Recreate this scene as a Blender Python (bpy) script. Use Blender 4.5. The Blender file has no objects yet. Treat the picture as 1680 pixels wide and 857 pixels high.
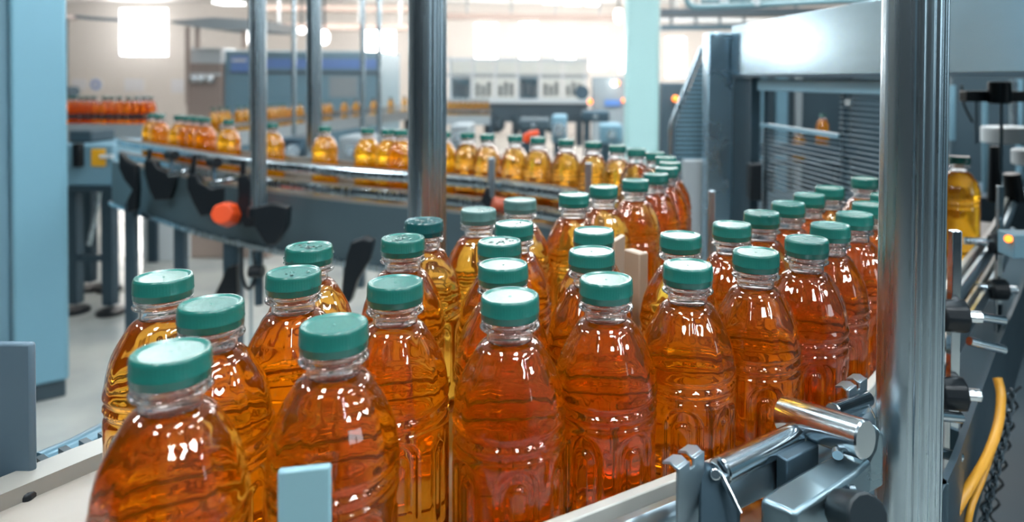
import bpy, math, random
from mathutils import Vector, Matrix

R = math.radians
COL = bpy.context.scene.collection
SC = bpy.context.scene

# ------------------------------------------------------------------ camera
F_PX, CX, CY, PITCH, ROLL = 1145.0, 940.0, 153.0, 0.020, 0.006
CAM_Z = 1.277
BELT = 0.95
cam_data = bpy.data.cameras.new('camera')
cam = bpy.data.objects.new('camera', cam_data)
COL.objects.link(cam)
cam_data.sensor_width = 36.0
cam_data.lens = F_PX / 1680 * 36.0
cam_data.shift_x = (840 - CX) / 1680
cam_data.shift_y = -(428.5 - CY) / 1680
cam_data.clip_start = 0.02
cam_data.clip_end = 200
cam.matrix_world = Matrix.Translation((0, 0, CAM_Z)) @ Matrix.Rotation(R(90) - PITCH, 4, 'X') @ Matrix.Rotation(ROLL, 4, 'Z')
cam_data.dof.use_dof = True
cam_data.dof.focus_distance = 0.53
cam_data.dof.aperture_fstop = 5.2
SC.camera = cam

# ------------------------------------------------------------------ world, exposure, lights
w = bpy.data.worlds.new('world'); SC.world = w; w.use_nodes = True
bg = w.node_tree.nodes['Background']
# the unlit hall behind and the open bays: dark behind and below, brighter above and to the right
_nt = w.node_tree
_tc = _nt.nodes.new('ShaderNodeTexCoord'); _sp = _nt.nodes.new('ShaderNodeSeparateXYZ'); _nt.links.new(_tc.outputs['Generated'], _sp.inputs[0])
def _m(op, a, b):
    n = _nt.nodes.new('ShaderNodeMath'); n.operation = op
    for i, v in enumerate((a, b)):
        if isinstance(v, (int, float)): n.inputs[i].default_value = v
        else: _nt.links.new(v, n.inputs[i])
    return n.outputs[0]
_k = _m('ADD', _m('ADD', _m('MULTIPLY', _sp.outputs[2], 0.45), _m('MULTIPLY', _sp.outputs[0], 0.30)), _m('MULTIPLY', _sp.outputs[1], 0.30))
_r = _nt.nodes.new('ShaderNodeValToRGB'); _nt.links.new(_m('ADD', _m('MULTIPLY', _k, 0.6), 0.5), _r.inputs[0])
_r.color_ramp.elements[0].position = 0.34; _r.color_ramp.elements[0].color = (0.012, 0.028, 0.040, 1)
_r.color_ramp.elements[1].position = 0.85; _r.color_ramp.elements[1].color = (0.42, 0.80, 1.0, 1)
_nt.links.new(_r.outputs[0], bg.inputs[0]); bg.inputs[1].default_value = 0.32
SC.view_settings.view_transform = 'Standard'
SC.view_settings.look = 'None'
SC.view_settings.exposure = 0.0
SC.view_settings.gamma = 1.0
SC.view_settings.use_curve_mapping = False
cy = SC.cycles
cy.max_bounces = 20; cy.transmission_bounces = 18; cy.glossy_bounces = 5; cy.diffuse_bounces = 3
cy.transparent_max_bounces = 12; cy.volume_bounces = 0
cy.caustics_refractive = True; cy.caustics_reflective = False
cy.sample_clamp_indirect = 6.0; cy.blur_glossy = 0.6
cy.use_denoising = True
try: cy.denoiser = 'OPENIMAGEDENOISE'
except Exception: pass
WINDOW_POWER, LAMP_POWER, AREA_POWER = 26.0, 60.0, 0.8

def area(name, loc, target, sx, sy, power, color):
    l = bpy.data.lights.new(name, 'AREA'); l.shape = 'RECTANGLE'; l.size = sx; l.size_y = sy
    l.energy = power * AREA_POWER; l.color = color
    o = bpy.data.objects.new(name, l); COL.objects.link(o); o.location = loc
    o.rotation_euler = (Vector(target) - Vector(loc)).to_track_quat('-Z', 'Y').to_euler()
    return o
# added unseen lights: backlight for caps and bottles, softbox for shoulder highlights at right
area('backlight_fill', (1.2, 5.2, 2.75), (0, 0.7, 1.0), 4.0, 1.6, 130, (1.0, 0.97, 0.94))
area('softbox_right', (3.2, -0.9, 1.75), (0.2, 0.6, 1.05), 0.5, 0.9, 9, (0.80, 0.93, 1.0))
area('back_wall_fill', (0, 11.0, 2.9), (0, 13.5, 1.0), 16.0, 2.0, 1000, (1.0, 0.93, 0.88))  # unseen fill added to whiten the far wall

area('far_machine_fill', (-1.0, 5.0, 2.9), (0, 10.5, 0.9), 9.0, 0.8, 420, (0.86, 0.95, 1.0))  # unseen fill added to light the far machines from the front

# ------------------------------------------------------------------ materials
def mat(name, color, rough=0.5, metal=0.0, noise=0.0, bump=0.0, scale=40.0, stretch=None, spec=0.5, coat=0.0, emit=None, estr=0.0, aniso=0.0, colvar=0.0):
    m = bpy.data.materials.new(name); m.use_nodes = True
    nt = m.node_tree; b = nt.nodes['Principled BSDF']
    b.inputs['Base Color'].default_value = (*color, 1)
    b.inputs['Roughness'].default_value = rough
    b.inputs['Metallic'].default_value = metal
    b.inputs['Specular IOR Level'].default_value = spec
    b.inputs['Coat Weight'].default_value = coat
    b.inputs['Anisotropic'].default_value = aniso
    if emit:
        b.inputs['Emission Color'].default_value = (*emit, 1); b.inputs['Emission Strength'].default_value = estr
    if noise or bump or colvar:
        tc = nt.nodes.new('ShaderNodeTexCoord'); mp = nt.nodes.new('ShaderNodeMapping')
        nz = nt.nodes.new('ShaderNodeTexNoise'); nz.inputs['Scale'].default_value = scale; nz.inputs['Detail'].default_value = 4
        if stretch: mp.inputs['Scale'].default_value = stretch
        nt.links.new(tc.outputs['Object'], mp.inputs['Vector']); nt.links.new(mp.outputs[0], nz.inputs['Vector'])
        if noise:
            mr = nt.nodes.new('ShaderNodeMapRange'); mr.inputs['To Min'].default_value = max(0.02, rough - noise); mr.inputs['To Max'].default_value = rough + noise
            nt.links.new(nz.outputs['Fac'], mr.inputs['Value']); nt.links.new(mr.outputs[0], b.inputs['Roughness'])
        if colvar:
            mx = nt.nodes.new('ShaderNodeMix'); mx.data_type = 'RGBA'
            mx.inputs[6].default_value = (*[c * (1 - colvar) for c in color], 1)
            mx.inputs[7].default_value = (*[min(1, c * (1 + colvar)) for c in color], 1)
            nt.links.new(nz.outputs['Fac'], mx.inputs[0]); nt.links.new(mx.outputs[2], b.inputs['Base Color'])
        if bump:
            bp = nt.nodes.new('ShaderNodeBump'); bp.inputs['Strength'].default_value = bump; bp.inputs['Distance'].default_value = 0.001
            nt.links.new(nz.outputs['Fac'], bp.inputs['Height']); nt.links.new(bp.outputs[0], b.inputs['Normal'])
    return m

def glassmat(name, color, ior=1.45, rough=0.0, absorb=None, dens=0.0, coat=0.0, transl=None, tfac=0.0):
    m = bpy.data.materials.new(name); m.use_nodes = True
    nt = m.node_tree; b = nt.nodes['Principled BSDF']; out = nt.nodes['Material Output']
    b.inputs['Base Color'].default_value = (*color, 1)
    b.inputs['Roughness'].default_value = rough
    b.inputs['IOR'].default_value = ior
    b.inputs['Transmission Weight'].default_value = 1.0
    b.inputs['Coat Weight'].default_value = coat
    b.inputs['Coat Roughness'].default_value = 0.02
    if absorb:
        v = nt.nodes.new('ShaderNodeVolumeAbsorption'); v.inputs['Color'].default_value = (*absorb, 1); v.inputs['Density'].default_value = dens
        nt.links.new(v.outputs[0], out.inputs['Volume'])
    if transl:
        mx = nt.nodes.new('ShaderNodeMixShader'); mx.inputs[0].default_value = tfac
        tr = nt.nodes.new('ShaderNodeBsdfTranslucent'); tr.inputs[0].default_value = (*transl, 1)
        df = nt.nodes.new('ShaderNodeBsdfDiffuse'); df.inputs[0].default_value = (*transl, 1)
        m2 = nt.nodes.new('ShaderNodeMixShader'); m2.inputs[0].default_value = 0.45
        nt.links.new(tr.outputs[0], m2.inputs[1]); nt.links.new(df.outputs[0], m2.inputs[2])
        nt.links.new(b.outputs[0], mx.inputs[1]); nt.links.new(m2.outputs[0], mx.inputs[2])
        nt.links.new(mx.outputs[0], out.inputs['Surface'])
    return m

M = {}
M['steel'] = mat('brushed_steel', (0.50, 0.60, 0.66), 0.26, 1.0, noise=0.07, scale=14, stretch=(6, 6, 0.3))
M['steel_pol'] = mat('polished_steel', (0.62, 0.68, 0.72), 0.16, 1.0, noise=0.05, scale=30)
M['steel_satin'] = mat('satin_steel', (0.40, 0.50, 0.56), 0.34, 1.0, noise=0.06, scale=60)
M['alu'] = mat('grooved_aluminium', (0.48, 0.58, 0.64), 0.27, 1.0, noise=0.05, scale=12, stretch=(8, 8, 0.2))
M['hood'] = mat('brushed_hood_steel', (0.50, 0.70, 0.82), 0.19, 0.95, noise=0.05, scale=9, stretch=(1, 1, 8))
M['hood_post'] = mat('brushed_post_steel', (0.36, 0.54, 0.66), 0.28, 1.0, noise=0.06, scale=9)
M['side_plate'] = mat('grey_side_plate', (0.075, 0.115, 0.135), 0.38, 0.4, noise=0.08, scale=6)
M['dark_steel'] = mat('dark_steel', (0.06, 0.10, 0.13), 0.4, 0.7, noise=0.08, scale=8)
M['plate_left'] = mat('dark_blue_grey_plate', (0.09, 0.14, 0.18), 0.42, 0.3, noise=0.05)
M['black'] = mat('black_plastic', (0.008, 0.011, 0.014), 0.35, 0.0, noise=0.05, scale=30, spec=0.25)
M['rubber'] = mat('black_rubber', (0.008, 0.014, 0.018), 0.4, spec=0.3)
M['white_pl'] = mat('white_wear_strip', (0.40, 0.40, 0.37), 0.33, 0.0, noise=0.05, scale=20, colvar=0.04)
M['pale_pl'] = mat('pale_blue_plastic', (0.18, 0.32, 0.36), 0.35, 0.0, noise=0.05)
M['beige'] = mat('beige_guide_plastic', (0.30, 0.22, 0.16), 0.33, 0.0)
M['column'] = mat('light_blue_paint', (0.17, 0.36, 0.46), 0.42, 0.0, noise=0.06, scale=3, colvar=0.05)
M['pillar'] = mat('pale_green_paint', (0.50, 0.78, 0.78), 0.4, 0.0, colvar=0.03, scale=3)
M['belt'] = mat('conveyor_belt', (0.30, 0.27, 0.24), 0.4, 0.1, noise=0.1, scale=60)
M['teal_tube'] = mat('blue_grey_tube', (0.06, 0.14, 0.19), 0.3, 0.4)
M['cap'] = mat('green_cap_plastic', (0.011, 0.108, 0.088), 0.25, 0.0, noise=0.05, bump=0.10, scale=900, colvar=0.05, spec=0.5, coat=0.2)
M['cap'].node_tree.nodes['Principled BSDF'].inputs['Coat Roughness'].default_value = 0.22
M['red'] = mat('red_orange_knob', (0.72, 0.07, 0.01), 0.4)
M['rust'] = mat('dull_red_knob', (0.28, 0.05, 0.02), 0.4)
M['yellow'] = mat('yellow_panel', (0.85, 0.42, 0.02), 0.4)
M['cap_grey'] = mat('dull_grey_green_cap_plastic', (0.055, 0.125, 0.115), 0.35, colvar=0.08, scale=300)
M['cap_shaded'] = mat('shaded_green_cap_plastic', (0.006, 0.060, 0.062), 0.25, coat=0.2)  # shade on one green cap, put into its colour
M['blue'] = mat('blue_panel', (0.13, 0.27, 0.62), 0.4)
M['grey_blue'] = mat('grey_blue_paint', (0.16, 0.30, 0.38), 0.45, 0.0, colvar=0.06, scale=3)
M['grey_dark'] = mat('dark_grey_paint', (0.045, 0.075, 0.095), 0.45, 0.0, colvar=0.1, scale=3)
M['tray'] = mat('dark_blue_grey_tray', (0.09, 0.15, 0.18), 0.4, 0.2)
M['slat'] = mat('louvre_slat_paint', (0.06, 0.10, 0.125), 0.55)
M['strip_dull'] = mat('dull_wear_strip', (0.24, 0.23, 0.21), 0.35)
M['cast'] = mat('cast_arm_steel', (0.20, 0.28, 0.32), 0.30, 0.9, noise=0.08, scale=25)
M['grey_mid'] = mat('mid_grey_paint', (0.30, 0.34, 0.36), 0.5, 0.0, colvar=0.06, scale=3)
M['grey_pale'] = mat('pale_grey_paint', (0.62, 0.66, 0.68), 0.5)
M['brown'] = mat('brown_grey_beam', (0.36, 0.27, 0.23), 0.6)
M['paper'] = mat('white_paper', (0.85, 0.86, 0.90), 0.6)
M['wall'] = mat('cream_wall', (0.86, 0.80, 0.74), 0.7, colvar=0.03, scale=1.5)
M['ceiling'] = mat('pale_ceiling', (0.80, 0.82, 0.82), 0.7, colvar=0.05, scale=1.2)
M['hose_yellow'] = mat('yellow_hose', (0.55, 0.26, 0.02), 0.4)
M['chain'] = mat('oily_chain', (0.03, 0.045, 0.055), 0.35, 0.6)
M['pane'] = mat('bright_window', (1, 1, 1), 0.5, emit=(1.0, 0.95, 0.90), estr=WINDOW_POWER)
M['lamp'] = mat('lamp_diffuser', (1, 1, 1), 0.5, emit=(0.90, 0.97, 1.0), estr=LAMP_POWER)
M['lamp_far'] = mat('far_lamp_diffuser', (1, 1, 1), 0.5, emit=(1.0, 0.97, 0.93), estr=9.0)
M['orange_light'] = mat('orange_indicator', (1, 0.3, 0.02), 0.4, emit=(1.0, 0.20, 0.02), estr=3.0)
M['clear'] = glassmat('clear_plastic', (0.97, 0.99, 1.0), 1.47, transl=(0.86, 0.92, 0.96), tfac=0.025)
M['juice'] = glassmat('orange_juice_in_clear_plastic', (1.0, 0.97, 0.93), 1.37, absorb=(0.994, 0.800, 0.03), dens=46, coat=1.0,
                      transl=(1.0, 0.29, 0.002), tfac=0.085)
M['juice_far'] = glassmat('amber_juice', (1.0, 0.60, 0.03), 1.36, coat=1.0, transl=(1.0, 0.36, 0.005), tfac=0.22)
M['juice_deep'] = glassmat('deep_orange_juice', (1.0, 0.30, 0.01), 1.36, coat=1.0, transl=(1.0, 0.20, 0.004), tfac=0.30)
M['glass'] = glassmat('machine_glass', (0.80, 0.92, 0.96), 1.45)
M['glass_pale'] = mat('pale_glass_panel', (0.20, 0.34, 0.42), 0.12, 0.0, spec=0.8)

def floor_mat():
    m = bpy.data.materials.new('glossy_grey_floor'); m.use_nodes = True
    nt = m.node_tree; b = nt.nodes['Principled BSDF']
    tc = nt.nodes.new('ShaderNodeTexCoord')
    n = nt.nodes.new('ShaderNodeTexNoise'); n.inputs['Scale'].default_value = 1.6; n.inputs['Detail'].default_value = 8
    nt.links.new(tc.outputs['Object'], n.inputs['Vector'])
    r = nt.nodes.new('ShaderNodeValToRGB'); r.color_ramp.elements[0].position = 0.3; r.color_ramp.elements[1].position = 0.72
    r.color_ramp.elements[0].color = (0.30, 0.32, 0.32, 1); r.color_ramp.elements[1].color = (0.60, 0.58, 0.52, 1)
    nt.links.new(n.outputs['Fac'], r.inputs[0]); nt.links.new(r.outputs[0], b.inputs['Base Color'])
    mr = nt.nodes.new('ShaderNodeMapRange'); mr.inputs['To Min'].default_value = 0.10; mr.inputs['To Max'].default_value = 0.34
    nt.links.new(n.outputs['Fac'], mr.inputs['Value']); nt.links.new(mr.outputs[0], b.inputs['Roughness'])
    return m
M['floor'] = floor_mat()

# ------------------------------------------------------------------ helpers
def ray(px, py):
    a, b = px - CX, py - CY
    u = (a * math.cos(ROLL) + b * math.sin(ROLL)) / F_PX
    v = (-a * math.sin(ROLL) + b * math.cos(ROLL)) / F_PX
    return Vector((u, math.cos(PITCH) - v * math.sin(PITCH), -(v * math.cos(PITCH) + math.sin(PITCH))))
def at(px, py, Y):
    """The place in the hall seen at that spot of the photo, Y metres into the hall."""
    d = ray(px, py)
    return Vector((0, 0, CAM_Z)) + d * (Y / d.y)
def on(px, py, z):
    d = ray(px, py)
    return Vector((0, 0, CAM_Z)) + d * ((z - CAM_Z) / d.z)

class MB:
    def __init__(s): s.v = []; s.f = []
    def add(s, vs, fs):
        n = len(s.v); s.v += [Vector(p) for p in vs]; s.f += [tuple(i + n for i in f) for f in fs]; return s
    def box(s, a, b, rz=0.0, c=None):
        a, b = Vector(a), Vector(b)
        vs = [Vector((x, y, z)) for z in (a.z, b.z) for y in (a.y, b.y) for x in (a.x, b.x)]
        if rz:
            c = Vector(c) if c is not None else (a + b) / 2
            m = Matrix.Rotation(rz, 3, 'Z'); vs = [c + m @ (p - c) for p in vs]
        return s.add(vs, [(0, 2, 3, 1), (4, 5, 7, 6), (0, 1, 5, 4), (2, 6, 7, 3), (0, 4, 6, 2), (1, 3, 7, 5)])
    def bar(s, p, q, wd, ht, up=(0, 0, 1)):
        p, q = Vector(p), Vector(q); d = (q - p).normalized(); up = Vector(up)
        if abs(d.dot(up)) > 0.98: up = Vector((0, 1, 0))
        x = d.cross(up).normalized(); y = x.cross(d).normalized()
        c = [(-1, -1), (1, -1), (1, 1), (-1, 1)]
        vs = [e + x * (wd / 2 * i) + y * (ht / 2 * j) for e in (p, q) for i, j in c]
        return s.add(vs, [(0, 1, 2, 3), (7, 6, 5, 4), (0, 4, 5, 1), (1, 5, 6, 2), (2, 6, 7, 3), (3, 7, 4, 0)])
    def cyl(s, p, q, r, r2=None, n=24, bev=0.0):
        p, q = Vector(p), Vector(q); r2 = r if r2 is None else r2
        d = (q - p); L = d.length; d = d / L
        up = Vector((0, 0, 1)) if abs(d.z) < 0.95 else Vector((1, 0, 0))
        x = d.cross(up).normalized(); y = d.cross(x).normalized()
        rings = [(0, r), (L, r2)] if not bev else [(0, r - bev), (bev, r), (L - bev, r2), (L, r2 - bev)]
        vs = []
        for t, rr in rings:
            for i in range(n):
                a = 2 * math.pi * i / n
                vs.append(p + d * t + x * (rr * math.cos(a)) + y * (rr * math.sin(a)))
        fs = []
        for k in range(len(rings) - 1):
            for i in range(n):
                j = (i + 1) % n
                fs.append((k * n + i, k * n + j, (k + 1) * n + j, (k + 1) * n + i))
        fs.append(tuple(range(n))[::-1]); fs.append(tuple((len(rings) - 1) * n + i for i in range(n)))
        return s.add(vs, fs)
    def tube(s, pts, r, n=10):
        pts = [Vector(p) for p in pts]; vs = []; prev = None
        for i, p in enumerate(pts):
            d = (pts[min(i + 1, len(pts) - 1)] - pts[max(i - 1, 0)]).normalized()
            if prev is None:
                up = Vector((0, 0, 1)) if abs(d.z) < 0.9 else Vector((1, 0, 0)); x = d.cross(up).normalized()
            else: x = (prev - d * prev.dot(d)).normalized()
            prev = x; y = d.cross(x)
            for k in range(n):
                a = 2 * math.pi * k / n; vs.append(p + x * (r * math.cos(a)) + y * (r * math.sin(a)))
        fs = [(i * n + k, i * n + (k + 1) % n, (i + 1) * n + (k + 1) % n, (i + 1) * n + k) for i in range(len(pts) - 1) for k in range(n)]
        fs.append(tuple(range(n))[::-1]); fs.append(tuple((len(pts) - 1) * n + k for k in range(n)))
        return s.add(vs, fs)
    def sweep(s, path, off, prof):
        """prof: (sideways, z) points swept along a plan path shifted sideways by off."""
        P = [Vector((p[0], p[1], 0)) for p in path]; n = len(prof); vs = []
        for i, p in enumerate(P):
            d = (P[min(i + 1, len(P) - 1)] - P[max(i - 1, 0)]).normalized(); nr = Vector((d.y, -d.x, 0))
            for o, z in prof: vs.append(Vector((p.x, p.y, z)) + nr * (off + o))
        fs = [(i * n + k, (i + 1) * n + k, (i + 1) * n + (k + 1) % n, i * n + (k + 1) % n) for i in range(len(P) - 1) for k in range(n)]
        fs.append(tuple(range(n))); fs.append(tuple((len(P) - 1) * n + k for k in range(n))[::-1])
        return s.add(vs, fs)
    def prism(s, poly, ext):
        """poly: 3D points of a flat outline, ext: vector it is thickened by."""
        n = len(poly); ext = Vector(ext); P = [Vector(p) for p in poly]
        vs = P + [p + ext for p in P]
        fs = [tuple(range(n))[::-1], tuple(range(n, 2 * n))] + [(i, (i + 1) % n, n + (i + 1) % n, n + i) for i in range(n)]
        return s.add(vs, fs)
    def ball(s, c, r, sz=1.0, n=10, m=6):
        c = Vector(c); vs = []; fs = []
        for j in range(m + 1):
            t = math.pi * j / m
            for i in range(n):
                a = 2 * math.pi * i / n
                vs.append(c + Vector((r * math.sin(t) * math.cos(a), r * math.sin(t) * math.sin(a), r * sz * math.cos(t))))
        for j in range(m):
            for i in range(n): fs.append((j * n + i, (j + 1) * n + i, (j + 1) * n + (i + 1) % n, j * n + (i + 1) % n))
        return s.add(vs, fs)
    def build(s, name, m, parent=None, bevel=0.0, smooth=True, angle=35):
        me = bpy.data.meshes.new(name)
        off = parent.location if parent is not None else Vector((0, 0, 0))
        p = parent.parent if parent is not None else None
        while p is not None: off = off + p.location; p = p.parent
        me.from_pydata([v - off for v in s.v], [], s.f); me.update()
        me.validate(clean_customdata=False)
        import bmesh
        b = bmesh.new(); b.from_mesh(me); bmesh.ops.recalc_face_normals(b, faces=b.faces); b.to_mesh(me); b.free()
        if smooth:
            me.polygons.foreach_set('use_smooth', [True] * len(me.polygons)); me.set_sharp_from_angle(angle=R(angle))
        me.materials.append(M[m] if isinstance(m, str) else m)
        o = bpy.data.objects.new(name, me); COL.objects.link(o)
        if parent is not None: o.parent = parent
        if bevel:
            md = o.modifiers.new('edge', 'BEVEL'); md.width = bevel; md.segments = 2; md.limit_method = 'ANGLE'; md.angle_limit = R(40)
        return o

def tag(o, label=None, cat=None, group=None, kind=None):
    if label: o['label'] = label
    if cat: o['category'] = cat
    if group: o['group'] = group
    if kind: o['kind'] = kind
    return o
def thing(name, label, cat, loc=(0, 0, 0), group=None):
    o = bpy.data.objects.new(name, None); o.empty_display_size = 0.05; COL.objects.link(o); o.location = loc
    return tag(o, label, cat, group)
def struct(name, mb, m, bevel=0.0):
    return tag(mb.build(name, m, None, bevel), kind='structure')
def smooth_path(pts, k=6):
    P = [Vector(p) for p in pts]; out = []
    for i in range(len(P) - 1):
        p0, p1, p2, p3 = P[max(i - 1, 0)], P[i], P[i + 1], P[min(i + 2, len(P) - 1)]
        for j in range(k):
            t = j / k
            out.append(0.5 * ((2 * p1) + (p2 - p0) * t + (2 * p0 - 5 * p1 + 4 * p2 - p3) * t * t + (3 * p1 - p0 - 3 * p2 + p3) * t ** 3))
    out.append(P[-1]); return out
ORD = ['first', 'second', 'third', 'fourth', 'fifth', 'sixth', 'seventh', 'eighth', 'ninth', 'tenth', 'eleventh', 'twelfth', 'thirteenth',
       'fourteenth', 'fifteenth', 'sixteenth', 'seventeenth', 'eighteenth', 'nineteenth', 'twentieth']

# ------------------------------------------------------------------ the hall
WALL_Y = 16.0
CEIL = 3.0
struct('floor', MB().box((-14, -3, -0.1), (9, WALL_Y + 0.2, 0)), 'floor')
struct('ceiling', MB().box((-14, 1.0, CEIL), (9, WALL_Y + 0.2, CEIL + 0.1)), 'ceiling')
# back wall with real openings for the bright windows
wins = [(195, 277, 12.5, 93), (598, 621, 44, 93), (624, 650, 44, 94), (706, 728, 38, 96), (778, 817, 37, 97), (851, 884, 35, 100),
        (912, 945, 44, 104), (966, 996, 45, 116), (1014, 1034, 60, 120), (1092, 1126, 60, 128)]
W3 = []
for x0, x1, y0, y1 in wins:
    a, b = at(x0, y0, WALL_Y), at(x1, y1, WALL_Y)
    W3.append((a.x, b.x, b.z, min(a.z, CEIL - 0.03)))
mb = MB(); zb, zt = 0.0, CEIL
xs = -14.0
for x0, x1, z0, z1 in W3:
    mb.box((xs, WALL_Y, zb), (x0, WALL_Y + 0.2, zt)); mb.box((x0, WALL_Y, zb), (x1, WALL_Y + 0.2, z0)); mb.box((x0, WALL_Y, z1), (x1, WALL_Y + 0.2, zt))
    xs = x1
mb.box((xs, WALL_Y, zb), (9, WALL_Y + 0.2, zt))
struct('wall_back', mb, 'wall')
for i, (x0, x1, z0, z1) in enumerate(W3):
    o = struct('window_%d' % (i + 1), MB().box((x0, WALL_Y + 0.10, z0), (x1, WALL_Y + 0.12, z1)), 'pane')
    f = MB(); t = 0.025
    f.box((x0, WALL_Y - 0.01, z0), (x1, WALL_Y + 0.09, z0 + t)); f.box((x0, WALL_Y - 0.01, z1 - t), (x1, WALL_Y + 0.09, z1))
    f.box((x0, WALL_Y - 0.01, z0), (x0 + t, WALL_Y + 0.09, z1)); f.box((x1 - t, WALL_Y - 0.01, z0), (x1, WALL_Y + 0.09, z1))
    f.build('window_frame', 'grey_pale', o)
struct('wall_left', MB().box((-14.2, 1.0, 0), (-14, WALL_Y + 0.2, CEIL)), 'wall')
struct('wall_right', MB().box((9, 3.0, 0), (9.2, WALL_Y + 0.2, CEIL)), 'wall')

# ceiling lamps
def ceiling_lamp(x, y, z, lx, ly, label, m='lamp', group='hanging ceiling lamps'):
    t = thing('ceiling_light', label, 'ceiling light', (x, y, z), group)
    MB().box((x - lx / 2, y - ly / 2, z), (x + lx / 2, y + ly / 2, z + 0.05)).build('lamp_housing', 'grey_pale', t)
    MB().box((x - lx / 2 + 0.015, y - ly / 2 + 0.015, z - 0.02), (x + lx / 2 - 0.015, y + ly / 2 - 0.015, z + 0.002)).build('diffuser', m, t)
    MB().cyl((x - lx / 3, y, z + 0.05), (x - lx / 3, y, max(z + 0.1, CEIL)), 0.008).build('hanging_rod', 'grey_mid', t)
for i, (x, y) in enumerate([(-0.50, 0.05), (0.35, 0.0), (1.2, 0.1), (-0.55, 1.15), (0.35, 1.15), (1.25, 1.2), (-0.6, -0.95), (0.5, -0.95), (1.5, -0.9), (-1.6, 0.4), (2.3, 0.7), (2.2, 1.9), (-1.5, 2.6), (2.6, -0.3), (-2.3, 1.3), (-0.2, 2.7), (1.1, 2.8), (-0.9, 4.4), (0.9, 4.5), (-2.6, 4.0)]):
    ceiling_lamp(x, y, 2.45, 0.19, 0.46, 'white ceiling lamp hung over the filling line, %s of the near lamps' % ORD[i])
for i, (px, py, Y, lx, ly) in enumerate([(376, 4, 9.5, 0.34, 0.3), (940, 5, 13, 0.34, 0.3), (973, 6, 14, 0.3, 0.3), (905, 3, 12, 0.3, 0.2)]):
    p = at(px, py, Y); ceiling_lamp(p.x, p.y, p.z, lx, ly, 'small bright ceiling lamp at the top edge of the photo, %s from left' % ORD[[0, 2, 3, 1][i]], 'lamp_far', 'far ceiling lamps')
def wall_lamp(px, py, Y, wpx, hpx, label):
    p = at(px, py, Y); wd, ht = wpx / F_PX * Y, hpx / F_PX * Y
    t = thing('bulb_lamp', label, 'lamp', p)
    b = MB().ball(p, wd / 2, ht / wd, 16, 10); b.build('bulb', 'lamp_far', t)
    MB().cyl((p.x, p.y, p.z + ht / 2 - 0.01), (p.x, p.y, CEIL), wd / 8, n=10).build('hanging_rod', 'grey_dark', t)
wall_lamp(1015, 26, 10, 14, 24, 'oval white lamp hanging left of the pale green pillar')
wall_lamp(495, 50, 9, 13, 11, 'small round white lamp left of the second steel post')
wall_lamp(532, 61, 9, 16, 24, 'squarish white lamp right of the second steel post')
wall_lamp(411, 62, 9, 9, 34, 'tall narrow white lamp behind the leftmost steel post')

# beams and ducts under the ceiling
def beam(name, x0, y0, x1, y1, Y, hpx, m, label, cat='ceiling beam', dep=0.25):
    a, b = at(x0, y0, Y), at(x1, y1, Y); h = hpx / F_PX * Y
    t = thing(name, label, cat, a, 'beams under the ceiling')
    MB().bar(a, b, dep, h).build('beam_body', m, t)
    n = 4
    for k in range(n):
        p = a.lerp(b, (k + 0.5) / n)
        MB().cyl((p.x, p.y, p.z + h / 2 - 0.01), (p.x, p.y, CEIL), 0.02, n=8).build('hanger', 'grey_mid', t)
beam('duct', 425, 14, 690, 16, 12, 9, 'brown', 'highest brownish beam between the left and middle steel posts')
beam('duct', 425, 44, 690, 46, 11, 9, 'brown', 'lower brownish beam between the left and middle steel posts')
beam('duct', 730, 27, 1020, 30, 13, 9, 'brown', 'brownish beam above the row of bright windows')
beam('duct', 1082, 22, 1440, 20, 8, 12, 'grey_dark', 'upper dark duct above the steel hood on the right', 'duct')
beam('duct', 1082, 46, 1240, 44, 9, 8, 'grey_blue', 'lower blue grey duct left of the steel hood', 'duct')
beam('duct', 1082, 32, 1300, 36, 12, 6, 'grey_mid', 'grey duct between the two darker ducts near the hood', 'duct')

# pipe along the wall on the left
t = thing('wall_pipe', 'thin dark pipe climbing the cream wall beside the blue column', 'pipe', at(109, 340, 7))
MB().tube(smooth_path([at(109, 345, 7), at(109, 60, 7), at(110, 35, 7), at(116, 27, 7), at(150, 30, 7), at(196, 33, 7)]), 0.016).build('pipe_run', 'grey_dark', t)
MB().cyl(at(117, 24, 7), at(117, 32, 7), 0.05).build('pipe_joint', 'brown', t)
MB().cyl(at(108, 150, 7.1), at(122, 150, 6.9), 0.05).build('valve', 'grey_dark', t)

# notices on the wall
for i, (x0, x1, y0, y1, lab) in enumerate([(118, 141, 130, 148, 'white notice left of the round blue sign on the wall'), (204, 236, 129, 150, 'wide white notice right of the round blue sign'),
                            (281, 302, 130, 152, 'white notice beside the dark cabinet'), (222, 245, 157, 172, 'low white notice just above the far bottles')]):
    a, b = at(x0, y1, WALL_Y - 0.02), at(x1, y0, WALL_Y - 0.02)
    tag(MB().box(a, (b.x, a.y + 0.012, b.z)).build('wall_notice', 'paper'), lab, 'notice', 'notices on the back wall')
p = at(157, 139, WALL_Y - 0.02); t = thing('round_sign', 'round blue sign on a white plate on the cream wall', 'sign', p)
MB().cyl(p, p + Vector((0, 0.012, 0)), 0.17, n=32).build('sign_plate', 'paper', t)
MB().cyl(p + Vector((0, -0.006, 0)), p, 0.12, n=32).build('blue_disc', 'blue', t)
MB().cyl(p + Vector((0, -0.010, 0)), p + Vector((0, -0.006, 0)), 0.045, n=24).build('white_centre', 'paper', t)

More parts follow.
